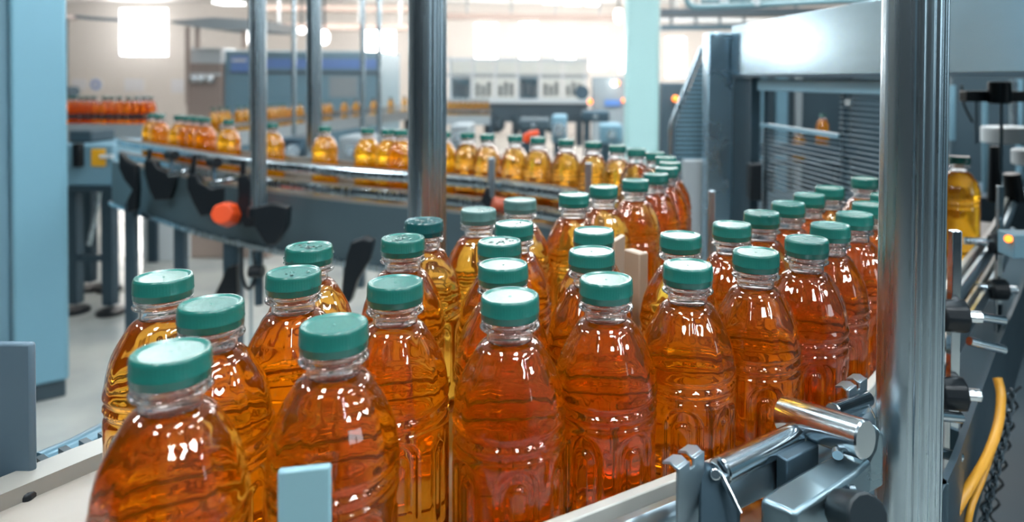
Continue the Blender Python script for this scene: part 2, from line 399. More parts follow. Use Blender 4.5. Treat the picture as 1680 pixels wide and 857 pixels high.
# ------------------------------------------------------------------ columns and posts
t = thing('column', 'wide light blue painted column at the left edge', 'column', on(60, 655, 0.0))
a = on(114, 652, 0.0)
def column_corner(px, base, tangent):
    k = (px - CX) / F_PX
    q = (k * base.y - base.x) / (tangent.x - k * tangent.y); return base + tangent * q
tg = Vector((0.79, 0.61, 0)); dr = Vector((-0.63, 0.777, 0))
FR = Vector((a.x, a.y, 0)); FL = column_corner(16, FR, tg)
MB().prism([FL + Vector((0, 0, 0.07)), FR + Vector((0, 0, 0.07)), FR + dr * 0.28 + Vector((0, 0, 0.07)), FL + dr * 0.28 + Vector((0, 0, 0.07))], (0, 0, CEIL - 0.07)).build('shaft', 'column', t, bevel=0.012)
f0 = FL + dr * 0.05 - tg * 0.001; f1 = f0 - tg * 0.16
MB().prism([f1, f0, f0 + dr * 0.2, f1 + dr * 0.2], (0, 0, CEIL)).build('side_flange', 'grey_blue', t, bevel=0.01)
g0, g1 = FL + tg * 0.02 + dr * 0.02, FR - tg * 0.01 + dr * 0.02
MB().prism([g0, g1, g1 + dr * 0.24, g0 + dr * 0.24], (0, 0, 0.0695)).build('plinth', 'grey_dark', t, bevel=0.006)
a = at(1027, 250, 4.2); b = at(1081, 250, 4.2)
t = thing('pillar', 'pale green pillar rising behind the bend of the bottle lane', 'pillar', (a.x, 4.2, 0))
MB().box((a.x, 4.2, 0), (b.x, 4.42, CEIL)).build('shaft', 'pillar', t, bevel=0.02)
MB().box((a.x - 0.02, 4.18, 0), (b.x + 0.02, 4.44, 0.12)).build('base_collar', 'grey_mid', t)

def grooved_post(name, x, y, r, z0, z1, label, groove_dir, m='alu', foot=None):
    t = thing(name, label, 'post', (x, y, z0)); n = 180; ring = []
    for i in range(n):
        a = 2 * math.pi * i / n
        d = (math.degrees(a) - groove_dir + 180) % 360 - 180
        rr = r
        for g in (-46, -30, -12, 6, 24, 42):
            if abs(d - g) < 5: rr = r * (1 - 0.055 * math.cos((d - g) / 5 * math.pi / 2))
        ring.append((rr * math.cos(a), rr * math.sin(a)))
    mb = MB(); vs = [Vector((x + p[0], y + p[1], z)) for z in (z0, z1) for p in ring]
    mb.add(vs, [(i, (i + 1) % n, n + (i + 1) % n, n + i) for i in range(n)] + [tuple(range(n))[::-1], tuple(range(n, 2 * n))])
    mb.build('tube', m, t, angle=60)
    if foot:
        MB().cyl((x, y, z0 - 0.03), (x, y, z0 - 0.0005), r * 1.5, r * 1.35, n=32).build('foot_clamp', 'black', t, bevel=0.003)
    else:
        MB().cyl((x, y, 0), (x, y, z0 - 0.0005), r * 1.0, n=32).build('lower_tube', 'dark_steel', t)
        MB().cyl((x, y, 0.0), (x, y, 0.02), r * 2.2, n=32).build('base_plate', 'dark_steel', t)
    return t
p = at(701, 300, 0.93)
grooved_post('steel_post', p.x, p.y, 0.0251, 0.60, 2.55, 'thick grooved steel post in the middle, behind the bottles', -20)
p = at(1497, 300, 0.50)
grooved_post('steel_post', p.x, p.y, 0.0222, 0.55, 2.2, 'thickest grooved steel post, right of the nearest bottle rows', -65)
p = at(425, 300, 1.88)
grooved_post('steel_post', p.x, p.y, 0.0195, 0.93, 2.95, 'leftmost slim steel post clamped to the rear conveyor', -50, foot=True)
p = at(515.5, 230, 2.25)
grooved_post('steel_post', p.x, p.y, 0.0235, 0.93, 2.95, 'slim steel post behind the lone bottle on the rear conveyor', -20, foot=True)
for i, (px, Y, wpx, lab) in enumerate([(482, 5.2, 7, 'thin pale rod between the two slim steel posts'), (410.5, 2.6, 5, 'thin bright rod just left of the leftmost steel post'),
                        (595, 5.2, 8, 'thin pale rod left of the bright pair of windows'), (622, 5.2, 8, 'thin pale rod in front of the bright pair of windows')]):
    p = at(px, 100, Y); r = wpx / 2 / F_PX * Y
    t = thing('support_rod', lab, 'rod', (p.x, Y, 0), 'thin rods behind the posts')
    MB().cyl((p.x, Y, 0.0), (p.x, Y, CEIL), r, n=16).build('rod_body', 'steel', t)
    MB().cyl((p.x, Y, 0.0), (p.x, Y, 0.015), r * 3, n=16).build('rod_base', 'dark_steel', t)

# ------------------------------------------------------------------ conveyors
LANE = [(-1.75, 2.78), (-1.54, 2.60), (-1.35, 2.45), (-1.135, 2.27), (-0.917, 2.12), (-0.711, 2.00), (-0.56, 1.92), (-0.40, 1.85), (-0.269, 1.79), (-0.141, 1.715),
        (-0.083, 1.665), (-0.015, 1.612), (0.046, 1.555), (0.095, 1.475), (0.129, 1.40), (0.158, 1.333), (0.169, 1.255), (0.165, 1.175), (0.149, 1.10), (0.122, 1.03),
        (0.086, 0.965), (0.041, 0.907), (0.0, 0.846)]
lane_s = [p for p in smooth_path([(x, y, 0) for x, y in LANE], 3)]
rear = lane_s[:3 * 12 + 1]
conv = thing('rear_conveyor', 'grey rear conveyor with two steel guide rails carrying amber bottles', 'conveyor', (-0.7, 2.0, 0))
MB().sweep(lane_s, 0, [(-0.055, BELT - 0.02), (0.055, BELT - 0.02), (0.055, BELT - 0.001), (-0.055, BELT - 0.001)]).build('belt', 'belt', conv)
MB().sweep(rear, 0.072, [(0, 0.79), (0.006, 0.79), (0.006, 0.945), (0, 0.945)]).build('side_plate', 'side_plate', conv)
MB().sweep(rear, 0.078, [(-0.005, 0.775), (0.012, 0.775), (0.012, 0.79), (-0.005, 0.79)]).build('bottom_lip', 'steel', conv)
MB().sweep(rear, -0.072, [(-0.006, 0.79), (0, 0.79), (0, 0.945), (-0.006, 0.945)]).build('side_plate', 'side_plate', conv)
for z0 in (1.006, 0.955):
    for sg in (1, -1):
        MB().sweep(rear, sg * 0.046, [(-0.003, z0 + 0.012), (0.003 , z0 + 0.012), (0.003, z0 + 0.030), (-0.003, z0 + 0.030)]).build('wear_strip', 'strip_dull', conv)
        MB().sweep(rear, sg * 0.054, [(0.009 * math.cos(a), z0 + 0.013 + 0.013 * math.sin(a)) for a in [k * math.pi / 4 for k in range(8)]]).build('guide_rail', 'steel', conv)
# return lane, curving back towards the front
ret = lane_s[3 * 13:]
conv2 = thing('curved_conveyor', 'curved conveyor bringing bottles round the bend to the front', 'conveyor', (0.17, 1.2, 0))
MB().sweep(ret, -0.048, [(-0.004, 0.935), (0.004, 0.935), (0.004, 0.965), (-0.004, 0.965)]).build('guide_rail', 'steel', conv2)
MB().sweep(ret, -0.072, [(-0.006, 0.80), (0, 0.80), (0, 0.930), (-0.006, 0.930)]).build('side_plate', 'side_plate', conv2)
MB().sweep(ret[:-3], 0.072, [(0.0, 0.80), (0.006, 0.80), (0.006, 0.930), (0, 0.930)]).build('side_plate', 'side_plate', conv2)

# conveyor legs
def leg(px, py, Y, w_, z0, z1, label, foot=True, m='dark_steel'):
    p = at(px, py, Y); t = thing('conveyor_leg', label, 'conveyor leg', (p.x, Y, 0), 'legs under the rear conveyors')
    MB().box((p.x - w_ / 2, Y - w_ / 2, z0), (p.x + w_ / 2, Y + w_ / 2, z1)).build('leg_post', m, t, bevel=0.004)
    MB().cyl((p.x, Y, 0.0), (p.x, Y, 0.018), w_ * 1.1, n=24).build('foot', 'black', t)
    MB().cyl((p.x, Y, 0.018), (p.x, Y, z0), 0.008, n=12).build('foot_screw', 'steel', t)
leg(216, 400, 2.48, 0.034, 0.05, 0.83, 'dark leg under the left end of the rear conveyor')
leg(297, 420, 2.35, 0.034, 0.05, 0.788, 'dark leg under the rear conveyor, above the leftmost caps')
leg(383, 430, 2.14, 0.045, 0.05, 0.788, 'thick leg under the orange knob of the rear conveyor')
leg(806, 430, 1.70, 0.04, 0.05, 0.788, 'dark leg under the rear conveyor near the middle post')
# diagonal strut below the orange knob
t = thing('leg_strut', 'black angled strut and hanging cable below the orange knob', 'strut', at(375, 470, 2.1))
MB().prism([at(371, 440, 2.08), at(386, 436, 2.08), at(388, 486, 2.08), at(350, 486, 2.08), at(362, 462, 2.08)], (0, 0.03, 0)).build('strut_plate', 'black', t, bevel=0.004)
MB().tube(smooth_path([at(396, 405, 2.05), at(398, 455, 2.03), at(408, 474, 2.03), at(418, 455, 2.03), at(416, 412, 2.05)]), 0.005).build('cable', 'rubber', t)
MB().tube([at(424, 412, 2.05), at(425, 500, 2.05)], 0.012).build('strut_rod', 'dark_steel', t)
MB().cyl(at(410, 446, 2.0), at(432, 446, 2.0), 0.017).build('strut_clamp', 'black', t)

# black guide brackets on the rear conveyor (seen from the front)
def bracket(poly, Y, label, rod=None, extra=None, dep=0.03):
    t = thing('guide_bracket', label, 'guide bracket', at(*poly[0], Y), 'black guide brackets on the rear conveyor')
    MB().prism([at(x, y, Y) for x, y in poly], (0, dep, 0)).build('bracket_arm', 'black', t, bevel=0.004)
    if rod:
        (x0, y0), (x1, y1), wpx = rod
        MB().cyl(at(x0, y0, Y + dep / 2), at(x1, y1, Y + dep / 2), wpx / 2 / F_PX * Y, wpx / 2.6 / F_PX * Y, n=16).build('bracket_rod', 'black', t)
    return t
bracket([(194, 250), (206, 262), (222, 272), (224, 312), (222, 345), (208, 350), (207, 330), (216, 312), (203, 296), (194, 276)], 2.40, 'black curved bracket at the left end of the rear conveyor')
bracket([(236, 262), (252, 264), (258, 276), (290, 290), (276, 328), (252, 330), (244, 312), (236, 284)], 2.30, 'black fin shaped bracket, second from left on the rear conveyor', ((244, 266), (246, 244), 8))
bracket([(306, 290), (322, 286), (328, 300), (346, 310), (372, 306), (370, 330), (362, 350), (328, 356), (316, 334), (306, 310)], 2.12, 'black boot shaped bracket left of the orange knob', ((314, 290), (320, 254), 9))
bracket([(388, 290), (406, 286), (412, 300), (410, 340), (432, 372), (400, 374), (386, 350), (390, 320)], 2.0, 'black bracket between the orange knob and the leftmost post', ((398, 292), (399, 262), 9))
bracket([(418, 340), (445, 334), (472, 340), (470, 372), (452, 402), (436, 404), (416, 372)], 1.80, 'large black clamp at the foot of the leftmost steel post')
bracket([(575, 398), (596, 391), (612, 396), (604, 430), (585, 462), (574, 498), (558, 498), (562, 452), (568, 420)], 1.60, 'long black angled bracket left of the middle post')
bracket([(788, 330), (794, 318), (796, 308), (803, 308), (803, 322), (812, 336), (800, 345)], 1.58, 'dark handle bracket right of the middle post', dep=0.02)
t = thing('hand_knob', 'bright orange red knob on the rear conveyor side', 'knob', at(370, 351, 1.98))
MB().cyl(at(364, 351, 1.93), at(375, 352, 2.0), 0.030, 0.038, n=8).build('knob_cap', 'red', t, bevel=0.004)
MB().cyl(at(376, 352, 2.0), at(388, 353, 2.06), 0.03, n=12).build('knob_hub', 'black', t, bevel=0.003)
t = thing('hand_knob', 'dull red knob above the grey capped bottles', 'knob', at(826, 338, 1.5))
MB().cyl(at(808, 336, 1.50), at(850, 340, 1.52), 0.018, 0.014, n=16).build('knob_cap', 'rust', t, bevel=0.003)
MB().cyl(at(850, 340, 1.52), at(866, 341, 1.53), 0.012, n=12).build('knob_hub', 'black', t)
t = thing('hand_knob', 'small red knob behind the caps near the pale green pillar', 'knob', at(870, 222, 3.2))
MB().cyl(at(861, 232, 3.2), at(866, 221, 3.2), 0.020, 0.018).build('knob_cap', 'red', t); MB().cyl(at(866, 221, 3.2), at(884, 218, 3.2), 0.014).build('knob_hub', 'red', t)
_q = at(866, 226, 3.21); MB().cyl((_q.x, _q.y + 0.02, 0), (_q.x, _q.y + 0.02, _q.z + 0.01), 0.012).build('knob_stand', 'dark_steel', t)
# small round rail clamps on the rear rail
for i, (px, py, Y) in enumerate([(281, 254, 2.30), (351, 266, 2.13)]):
    t = thing('rail_clamp', 'round black rail clamp on the rear conveyor, %s' % ('left of the boot shaped bracket' if i == 0 else 'above the boot shaped bracket'), 'clamp', at(px, py, Y), 'round clamps on the rear rail')
    MB().cyl(at(px - 5, py, Y), at(px + 6, py + 1, Y - 0.03), 0.016, n=16).build('clamp_body', 'black', t, bevel=0.002)
    MB().cyl(at(px, py + 8, Y + 0.01), at(px + 2, py + 30, Y), 0.007).build('clamp_rod', 'dark_steel', t)
for i, (px, py, Y) in enumerate([(296, 283, 2.16), (362, 298, 2.0)]):  # pale steel guide arms on the rear rail
    t = thing('guide_arm', 'pale steel guide arm on the rear conveyor, %s of the boot shaped bracket' % ('left' if i == 0 else 'right'), 'guide_arm', at(px, py, Y))
    MB().bar(at(px - 18, py + 3, Y), at(px + 22, py - 3, Y), 0.02, 0.012).build('arm_bar', 'steel_pol', t, bevel=0.002)

# upright flat guide posts of the lanes
def guide_post(px, py, wpx, Y, z0, label, tpx=None, m='steel_satin'):
    p = at(px, py, Y); w_ = wpx / F_PX * Y; tk = w_ if tpx is None else tpx
    t = thing('guide_post', label, 'guide post', (p.x, Y, z0), 'upright guide posts beside the lanes')
    MB().box((p.x - w_ / 2, Y - tk / 2, z0), (p.x + w_ / 2, Y + tk / 2, p.z)).build('post_bar', m, t, bevel=0.0012)
    MB().cyl((p.x, Y - tk / 2 - 0.008, z0 + 0.03), (p.x, Y + tk / 2 + 0.012, z0 + 0.03), 0.011, n=6).build('clamp_nut', 'black', t)
    return t
guide_post(806.5, 259, 12, 1.66, 0.90, 'grey flat guide post in front of the rear row, right of the middle post', 0.008)
guide_post(965.5, 267, 11, 1.36, 0.90, 'grey flat guide post between the rear row and the returning lane', 0.008)
guide_post(1168, 313, 10, 1.02, 0.88, 'thin round topped guide post left of the steel machine', 0.008)
# divider ends between the lanes
t = thing('lane_divider', 'beige lane divider end, the wider and nearer of the pair', 'lane divider', at(1038, 420, 0.70), 'beige lane dividers')
a = at(1023, 409, 0.705); b = at(1049, 411, 0.685)
d = (b - a); d.z = 0; dn = d.normalized(); nn = Vector((-dn.y, dn.x, 0))
zt_ = a.z
MB().prism([Vector((a.x, a.y, BELT)), Vector((b.x, b.y, BELT)), Vector((b.x, b.y, zt_)), Vector((a.x, a.y, zt_))], nn * 0.012).build('divider_plate', 'beige', t, bevel=0.0015)
t = thing('lane_divider', 'beige lane divider end, the narrower one behind at left', 'lane divider', at(1016, 400, 0.735), 'beige lane dividers')
a = at(1009, 392, 0.735); b = at(1026, 386, 0.765)
MB().prism([Vector((a.x, a.y, BELT)), Vector((b.x, b.y, BELT)), Vector((b.x, b.y, b.z)), Vector((a.x, a.y, b.z))], Vector((-0.004, 0.008, 0))).build('divider_plate', 'beige', t, bevel=0.0012)

# the near conveyor table
RAIL = [(-0.42, 0.165), (-0.30, 0.235), (-0.183, 0.312), (-0.114, 0.354), (-0.017, 0.408), (0.048, 0.448), (0.113, 0.489), (0.177, 0.530), (0.236, 0.578), (0.288, 0.640),
        (0.334, 0.698), (0.395, 0.780), (0.539, 0.973), (0.774, 1.28), (1.00, 1.60)]
rail_s = smooth_path([(x, y, 0) for x, y in RAIL], 4)
near = thing('near_conveyor', 'wide near conveyor table under the crowded bottles with white edged rails', 'conveyor', (0, 0.6, 0))
left_edge = [(-0.62, 0.23), (-0.41, 0.58), (-0.28, 0.77), (-0.175, 0.885), (-0.08, 0.90)]
poly = [(p.x, p.y) for p in rail_s] + [(0.86, 1.70), (0.62, 1.38), (0.42, 1.12), (0.30, 0.98), (0.12, 0.80), (0.06, 0.84), (-0.03, 0.93), (-0.08, 0.90), (-0.175, 0.885), (-0.28, 0.77), (-0.41, 0.58), (-0.62, 0.23), (-0.55, 0.13)]
MB().prism([(x, y, BELT - 0.03) for x, y in poly], (0, 0, 0.029)).build('belt', 'belt', near)
MB().sweep([(x, y, 0) for x, y in left_edge], 0, [(-0.012, BELT - 0.02), (0.016, BELT - 0.02), (0.016, BELT + 0.012), (-0.012, BELT + 0.012)]).build('wear_strip', 'strip_dull', near)
MB().sweep([(x, y, 0) for x, y in left_edge], -0.030, [(-0.012, BELT - 0.04), (0.012, BELT - 0.04), (0.012, BELT - 0.006), (-0.012, BELT - 0.006)]).build('chain_track', 'black', near)
mb = MB()
le = smooth_path([(x, y, 0) for x, y in left_edge], 20)
for i in range(0, len(le) - 1):
    d = (le[i + 1] - le[i]).normalized(); n = Vector((d.y, -d.x, 0)); c = le[i] - n * 0.030
    mb.bar(c - n * 0.008 + Vector((0, 0, BELT)), c + n * 0.008 + Vector((0, 0, BELT)), 0.006, 0.010)
tag(mb.build('chain_links', 'chain', near), kind='stuff')
mb = MB(); mb.tube([at(60, 768, 0.60), at(120, 742, 0.635), at(168, 716, 0.68), at(230, 690, 0.75)], 0.0125, 20); mb.build('side_tube', 'teal_tube', near)
# guide rail on the open side
for z0, nm in ((0.995, 'upper_rail'), (0.932, 'lower_rail')):
    MB().sweep(rail_s, 0, [(-0.004, z0), (0.004, z0), (0.004, z0 + 0.017), (-0.004, z0 + 0.017)]).build('wear_strip', 'white_pl', near, bevel=0.001)
    MB().sweep(rail_s, 0.012, [(0.008 * math.cos(k * math.pi / 5), z0 + 0.002 + 0.010 * math.sin(k * math.pi / 5)) for k in range(10)]).build(nm, 'steel_satin', near)
MB().sweep(rail_s, 0.045, [(0, 0.78), (0.006, 0.78), (0.006, 0.915), (0, 0.915)]).build('side_plate', 'dark_steel', near)
inner = [(0.075, 0.69), (0.12, 0.725), (0.165, 0.775), (0.21, 0.835), (0.255, 0.895), (0.30, 0.955), (0.36, 1.04), (0.45, 1.15), (0.62, 1.36)]
MB().sweep(smooth_path([(x, y, 0) for x, y in inner], 3), 0, [(-0.004, 0.99), (0.004, 0.99), (0.004, 1.01), (-0.004, 1.01)]).build('inner_rail', 'steel_satin', near)
for i, (x, y) in enumerate([(-0.15, 0.30), (0.32, 0.64), (-0.35, 0.75), (0.20, 1.0)]):
    lg = MB().box((x - 0.02, y - 0.02, 0.0), (x + 0.02, y + 0.02, 0.915)); lg.build('leg', 'dark_steel', near)

# posts with clamps on the right
def clamp_post(px, py, wpx, Y, z0, zs, label):
    p = at(px, py, Y); w_ = wpx / F_PX * Y
    t = thing('clamp_post', label, 'clamp post', (p.x, Y, z0), 'square clamp posts on the right rail')
    MB().box((p.x - w_ / 2, Y - w_ / 2, z0), (p.x + w_ / 2, Y + w_ / 2, p.z)).build('post_bar', 'steel_pol', t, bevel=0.001)
    for z in zs:
        k = MB().cyl((p.x - 0.020, Y - 0.010, z), (p.x + 0.005, Y - 0.012, z), 0.0165, 0.018, n=8).build('clamp_knob', 'black', t, bevel=0.003)
        MB().cyl((p.x + 0.008, Y - 0.012, z), (p.x + 0.021, Y - 0.015, z), 0.0065, n=6).build('clamp_bolt', 'steel_pol', k, bevel=0.001)
        MB().cyl((p.x - 0.05, Y + 0.012, z), (p.x - 0.015, Y, z), 0.006, n=12).build('clamp_rod', 'steel', t)
    return t
clamp_post(1567, 378, 16, 0.718, 0.872, (1.038, 0.958), 'square steel post with two black clamps just right of the thickest post')
clamp_post(1641, 305, 9, 1.12, 0.872, (1.018, 0.945), 'square steel post with black clamps at the far right')
for i, (x0, y0, x1, y1, Y) in enumerate([(1600, 519, 1647, 526, 0.80), (1590, 560, 1647, 574, 0.80), (1540, 682, 1576, 686, 0.68), (1540, 742, 1574, 750, 0.68)]):
    tag(MB().cyl(at(x0, y0, Y), at(x1, y1, Y + 0.01), 0.0052, n=14).build('cross_rod', 'steel_pol'),
        ['upper cross rod below the right hand rails', 'lower cross rod below the right hand rails', 'upper short rod through the square clamp post', 'lower short rod through the square clamp post'][i], 'rod', 'short steel rods at right')
p = at(1670, 403, 1.05); t = thing('sensor_box', 'small teal sensor box with orange light at the right edge', 'sensor', p)
MB().box(p + Vector((-0.013, -0.01, -0.018)), p + Vector((0.05, 0.03, 0.018))).build('sensor_case', 'grey_blue', t, bevel=0.002)
MB().cyl(at(1654, 392, 1.04), at(1656, 392, 1.06), 0.0055).build('indicator_light', 'orange_light', t)

# ------------------------------------------------------------------ clamp mechanism at lower right
t = thing('rail_mechanism', 'polished steel clamp mechanism with fat cylinder beside the front rail', 'clamp mechanism', (0.15, 0.46, 0.95))
A = at(1285, 679, 0.515); B = at(1421, 722, 0.462)
c = MB().cyl(A, B, 0.0128, n=48, bev=0.0012).build('cylinder', 'steel_pol', t)
ax = (B - A).normalized()
MB().cyl(at(1374, 741, 0.466), at(1374, 741, 0.466) + Vector((-0.3, -0.9, -0.2)).normalized() * 0.004, 0.0036, n=16).build('set_screw', 'steel_satin', c)
MB().cyl(at(1180, 775, 0.432), at(1303, 716, 0.492), 0.0088, n=40, bev=0.0008).build('guide_tube', 'steel_pol', t)
MB().cyl(at(1366, 676, 0.522), at(1422, 655, 0.565), 0.0064, n=32, bev=0.0006).build('guide_tube', 'steel_pol', t)
# sheet below the tube
a, b = at(1190, 782, 0.426), at(1300, 728, 0.484)
MB().prism([a, b, b + Vector((0.002, -0.002, -0.026)), a + Vector((0.004, -0.002, -0.022))], (-0.002, 0.004, 0)).build('tube_sheet', 'steel_satin', t, bevel=0.0006)
a, b = at(1273, 745, 0.462), at(1326, 720, 0.49)
MB().prism([a, b, b + Vector((0, 0, -0.022)), a + Vector((0, 0, -0.026))], (0.005, -0.008, 0)).build('clamp_block', 'dark_steel', t, bevel=0.0012)
# hooked upright bracket
def hooked(pl, pr, Yl, Yr, drop, name_t, slot=True):
    a, b = at(*pl, Yl), at(*pr, Yr); b.z = a.z
    d = (b - a).normalized(); n = Vector((-d.y, d.x, 0)) * 0.0022
    mb = MB()
    L = (b - a).length
    x0, x1 = L * 0.42, L * 0.60
    def q(u, z): return a + d * u + Vector((0, 0, z))
    mb.prism([q(0, -drop), q(L, -drop), q(L, -0.012), q(L, 0), q(x1, 0), q(x1, -0.005), q(x0, -0.005), q(x0, 0), q(0, 0)], -n)
    lip = Vector((-d.y, d.x, 0)) * 0.010
    for u0, u1 in ((0, x0), (x1, L)):
        mb.prism([q(u0, 0), q(u1, 0), q(u1, 0.0018) + lip * 0.4, q(u1, 0) + lip, q(u0, 0) + lip, q(u0, 0.0018) + lip * 0.4], (0, 0, -0.0016))
    return mb.build(name_t, 'steel_satin', t, bevel=0.0004)
hooked((1109, 768), (1151, 750), 0.404, 0.424, 0.075, 'hooked_bracket')
hooked((1389, 640), (1419, 622), 0.548, 0.572, 0.035, 'hooked_bracket')
# side web with thin bright edge
a1, a2, a3, a4 = at(1152, 758, 0.424), at(1170, 762, 0.432), at(1215, 840, 0.412), at(1150, 900, 0.405)
MB().prism([a1, a2, a3, a3 + Vector((0, 0, -0.03)), a4], (-0.0015, 0.002, 0)).build('side_web', 'dark_steel', t, bevel=0.0003)
MB().tube(smooth_path([at(1166, 760, 0.428), at(1178, 768, 0.426), at(1190, 790, 0.42), at(1216, 843, 0.408)]), 0.0010, 8).build('wire_edge', 'steel_pol', t)
MB().cyl(at(1172, 778, 0.428), at(1174, 779, 0.420), 0.0032, n=20, bev=0.0006).build('rivet', 'steel_pol', t)
MB().tube([at(1421, 657, 0.56), at(1449, 712, 0.52)], 0.0010, 8).build('wire_edge', 'steel_pol', t)
# curved cast arm
zt2 = 1.019
pl = [on(1246, 818, zt2), on(1304, 843, zt2), on(1362, 806, zt2), on(1405, 777, zt2), on(1432, 752, zt2)]
pu = [on(1274, 797, zt2), on(1313, 774, zt2), on(1361, 748, zt2), on(1400, 724, zt2)]
prof = [pl[0], pl[1], pl[2], pl[3], pl[4], pu[3], pu[2], pu[1], pu[0]]
MB().prism(prof, (0, 0, -0.024)).build('cast_arm', 'cast', t, bevel=0.003)
Yk = 0.47
MB().prism([at(1396, 786, Yk), at(1421, 762, Yk), at(1434, 737, Yk), at(1440, 700, Yk), at(1451, 715, Yk), at(1451, 798, Yk), at(1425, 812, Yk)], (-0.008, 0.018, 0)).build('arm_web', 'cast', t, bevel=0.002)
k = MB().cyl(at(1380, 838, 0.43), at(1425, 850, 0.405), 0.0125, 0.0135, n=14).build('adjusting_knob', 'rubber', t, bevel=0.0015)
MB().cyl(at(1366, 834, 0.436), at(1381, 838, 0.43), 0.0085, n=20).build('knob_collar', 'steel_satin', k)
MB().cyl(at(1392, 812, 0.44), at(1402, 812, 0.44), 0.006, n=16).build('small_bolt', 'steel_pol', t)
# plain pale post at the very front
p = at(499, 771, 0.345)
t = thing('guide_block', 'pale flat post end standing at the front edge between the nearest bottles', 'guide post', (p.x, p.y, 0.95))
d = Vector((math.cos(0.22), math.sin(0.22), 0)); n = Vector((-d.y, d.x, 0))
mb = MB(); hw = 0.0127
base = [p - d * hw, p + d * hw, p + d * hw + n * 0.005, p - d * hw + n * 0.005]
mb.prism([Vector((q.x, q.y, 0.95)) for q in base], (0, 0, p.z - 0.95 + 0.0)).build('post_bar', 'pale_pl', t, bevel=0.0012)

# dark upright plate at lower left
p0, p1 = at(-260, 600, 0.55), at(52, 563, 0.55)
t = thing('side_guard_plate', 'dark blue grey guard plate at the lower left edge', 'guard plate', (p1.x, 0.55, 0.955))
MB().box((p0.x, 0.55, 0.955), (p1.x, 0.556, p1.z)).build('plate_sheet', 'plate_left', t, bevel=0.003)
MB().box((p0.x, 0.53, 0.945), (p1.x + 0.012, 0.575, 0.9548)).build('plate_foot', 'black', t, bevel=0.003)
MB().cyl(at(82, 792, 0.56), at(82, 785, 0.56), 0.010, n=16).build('foot_bolt', 'dark_steel', t, bevel=0.002)

# ------------------------------------------------------------------ packing machine with steel hood
HX0, HY0 = 0.397, 1.75
hd = Vector((0.103, -0.62, 0)).normalized(); hn = Vector((-hd.y, hd.x, 0))   # hn points into the machine (to the right)
def hp(s, z, depth=0.0):
    return Vector((HX0, HY0, z)) + hd * s + hn * depth
def hs(px):
    """distance along the machine face for a photo column"""
    k = (px - CX) / F_PX
    return (k * HY0 - HX0) / (hd.x - k * hd.y)
ZB, ZT = 1.2895, 1.411
mach = thing('packing_machine', 'large machine with brushed steel hood and louvred side on the right', 'machine', (HX0, HY0, 0))
S1 = hs(1700) + 0.25
mb = MB(); mb.prism([hp(0.0, ZB), hp(S1, ZB), hp(S1, ZT), hp(0.0, ZT)], hn * 0.004); mb.build('hood_panel', 'hood', mach, bevel=0.0012)
mb = MB(); mb.prism([hp(0, ZT - 0.004, 0.004), hp(S1, ZT - 0.004, 0.004), hp(S1, ZT - 0.004, 1.89), hp(0, ZT - 0.004, 1.89)], (0, 0, 0.004)); mb.build('hood_top', 'hood', mach)  # unseen top, run deep to keep lamp light off the interior
mb = MB(); mb.prism([hp(0, ZB - 0.006, 0.0), hp(S1, ZB - 0.006, 0), hp(S1, ZB - 0.006, 0.03), hp(0, ZB - 0.006, 0.03)], (0, 0, 0.0055)); mb.build('hood_lip', 'dark_steel', mach)
# corner post
cA, cB = at(1155, 300, 1.82), at(1195, 300, 1.82)
MB().box((cA.x, 1.78, 0), (cB.x, 1.85, at(1170, 54, 1.8).z)).build('corner_post', 'hood_post', mach, bevel=0.003)
# dark inner frame between post and louvres
s0, s1 = hs(1197), hs(1226)
MB().prism([hp(s0, 0.3, 0.01), hp(s1, 0.3, 0.01), hp(s1, ZB - 0.007, 0.01), hp(s0, ZB - 0.007, 0.01)], hn * 0.02).build('inner_frame', 'dark_steel', mach)
MB().box(at(1231, 330, 1.60), at(1247, 268, 1.62) + Vector((0, 0.02, 0))).build('door_latch', 'black', mach, bevel=0.003)
# header rail of louvres
sL, sR = hs(1228), hs(1449)
zh1, zh0 = ZB - 0.010, ZB - 0.036
MB().prism([hp(sL, zh0, 0.02), hp(sR, zh0, 0.02), hp(sR, zh1, 0.02), hp(sL, zh1, 0.02)], hn * 0.015).build('header_rail', 'grey_blue', mach, bevel=0.002)
# louvre slats
nsl = 34; zlo = 0.93
for k in range(nsl):
    z = zh0 - 0.008 - k * 0.0098
    sa = hs(1352) if z > 1.165 else sL + 0.004
    mb = MB(); mb.prism([hp(sa, z, 0.030), hp(sR, z, 0.030), hp(sR, z + 0.0012, 0.033), hp(sa, z + 0.0012, 0.033)], Vector((0, 0, 0.0014)))
    mb.build('louvre_slat', 'slat', mach, smooth=False)
for s_ in (hs(1352), sR - 0.01, sL + 0.01):
    MB().prism([hp(s_, zlo, 0.034), hp(s_ + 0.012, zlo, 0.034), hp(s_ + 0.012, zh0, 0.034), hp(s_, zh0, 0.034)], hn * 0.006).build('louvre_stile', 'dark_steel', mach)
MB().prism([hp(sL, 1.168, 0.028), hp(hs(1352), 1.168, 0.028), hp(hs(1352), 1.176, 0.028), hp(sL, 1.176, 0.028)], hn * 0.02).build('sill_bar', 'grey_blue', mach)
for px in (1366, 1434):
    s_ = hs(px); MB().prism([hp(s_, 1.232, 0.024), hp(s_ + 0.02, 1.232, 0.024), hp(s_ + 0.02, 1.243, 0.024), hp(s_, 1.243, 0.024)], hn * 0.004).build('hinge_plate', 'steel', mach)
MB().prism([hp(sL, 0.3, 0.02), hp(sR, 0.3, 0.02), hp(sR, 0.925, 0.02), hp(sL, 0.925, 0.02)], hn * 0.01).build('lower_panel', 'dark_steel', mach)
MB().prism([hp(-2.6, 0.0, 1.90), hp(S1, 0.0, 1.90), hp(S1, 1.40, 1.90), hp(-2.6, 1.40, 1.90)], hn * 0.02).build('rear_panel', 'grey_dark', mach)
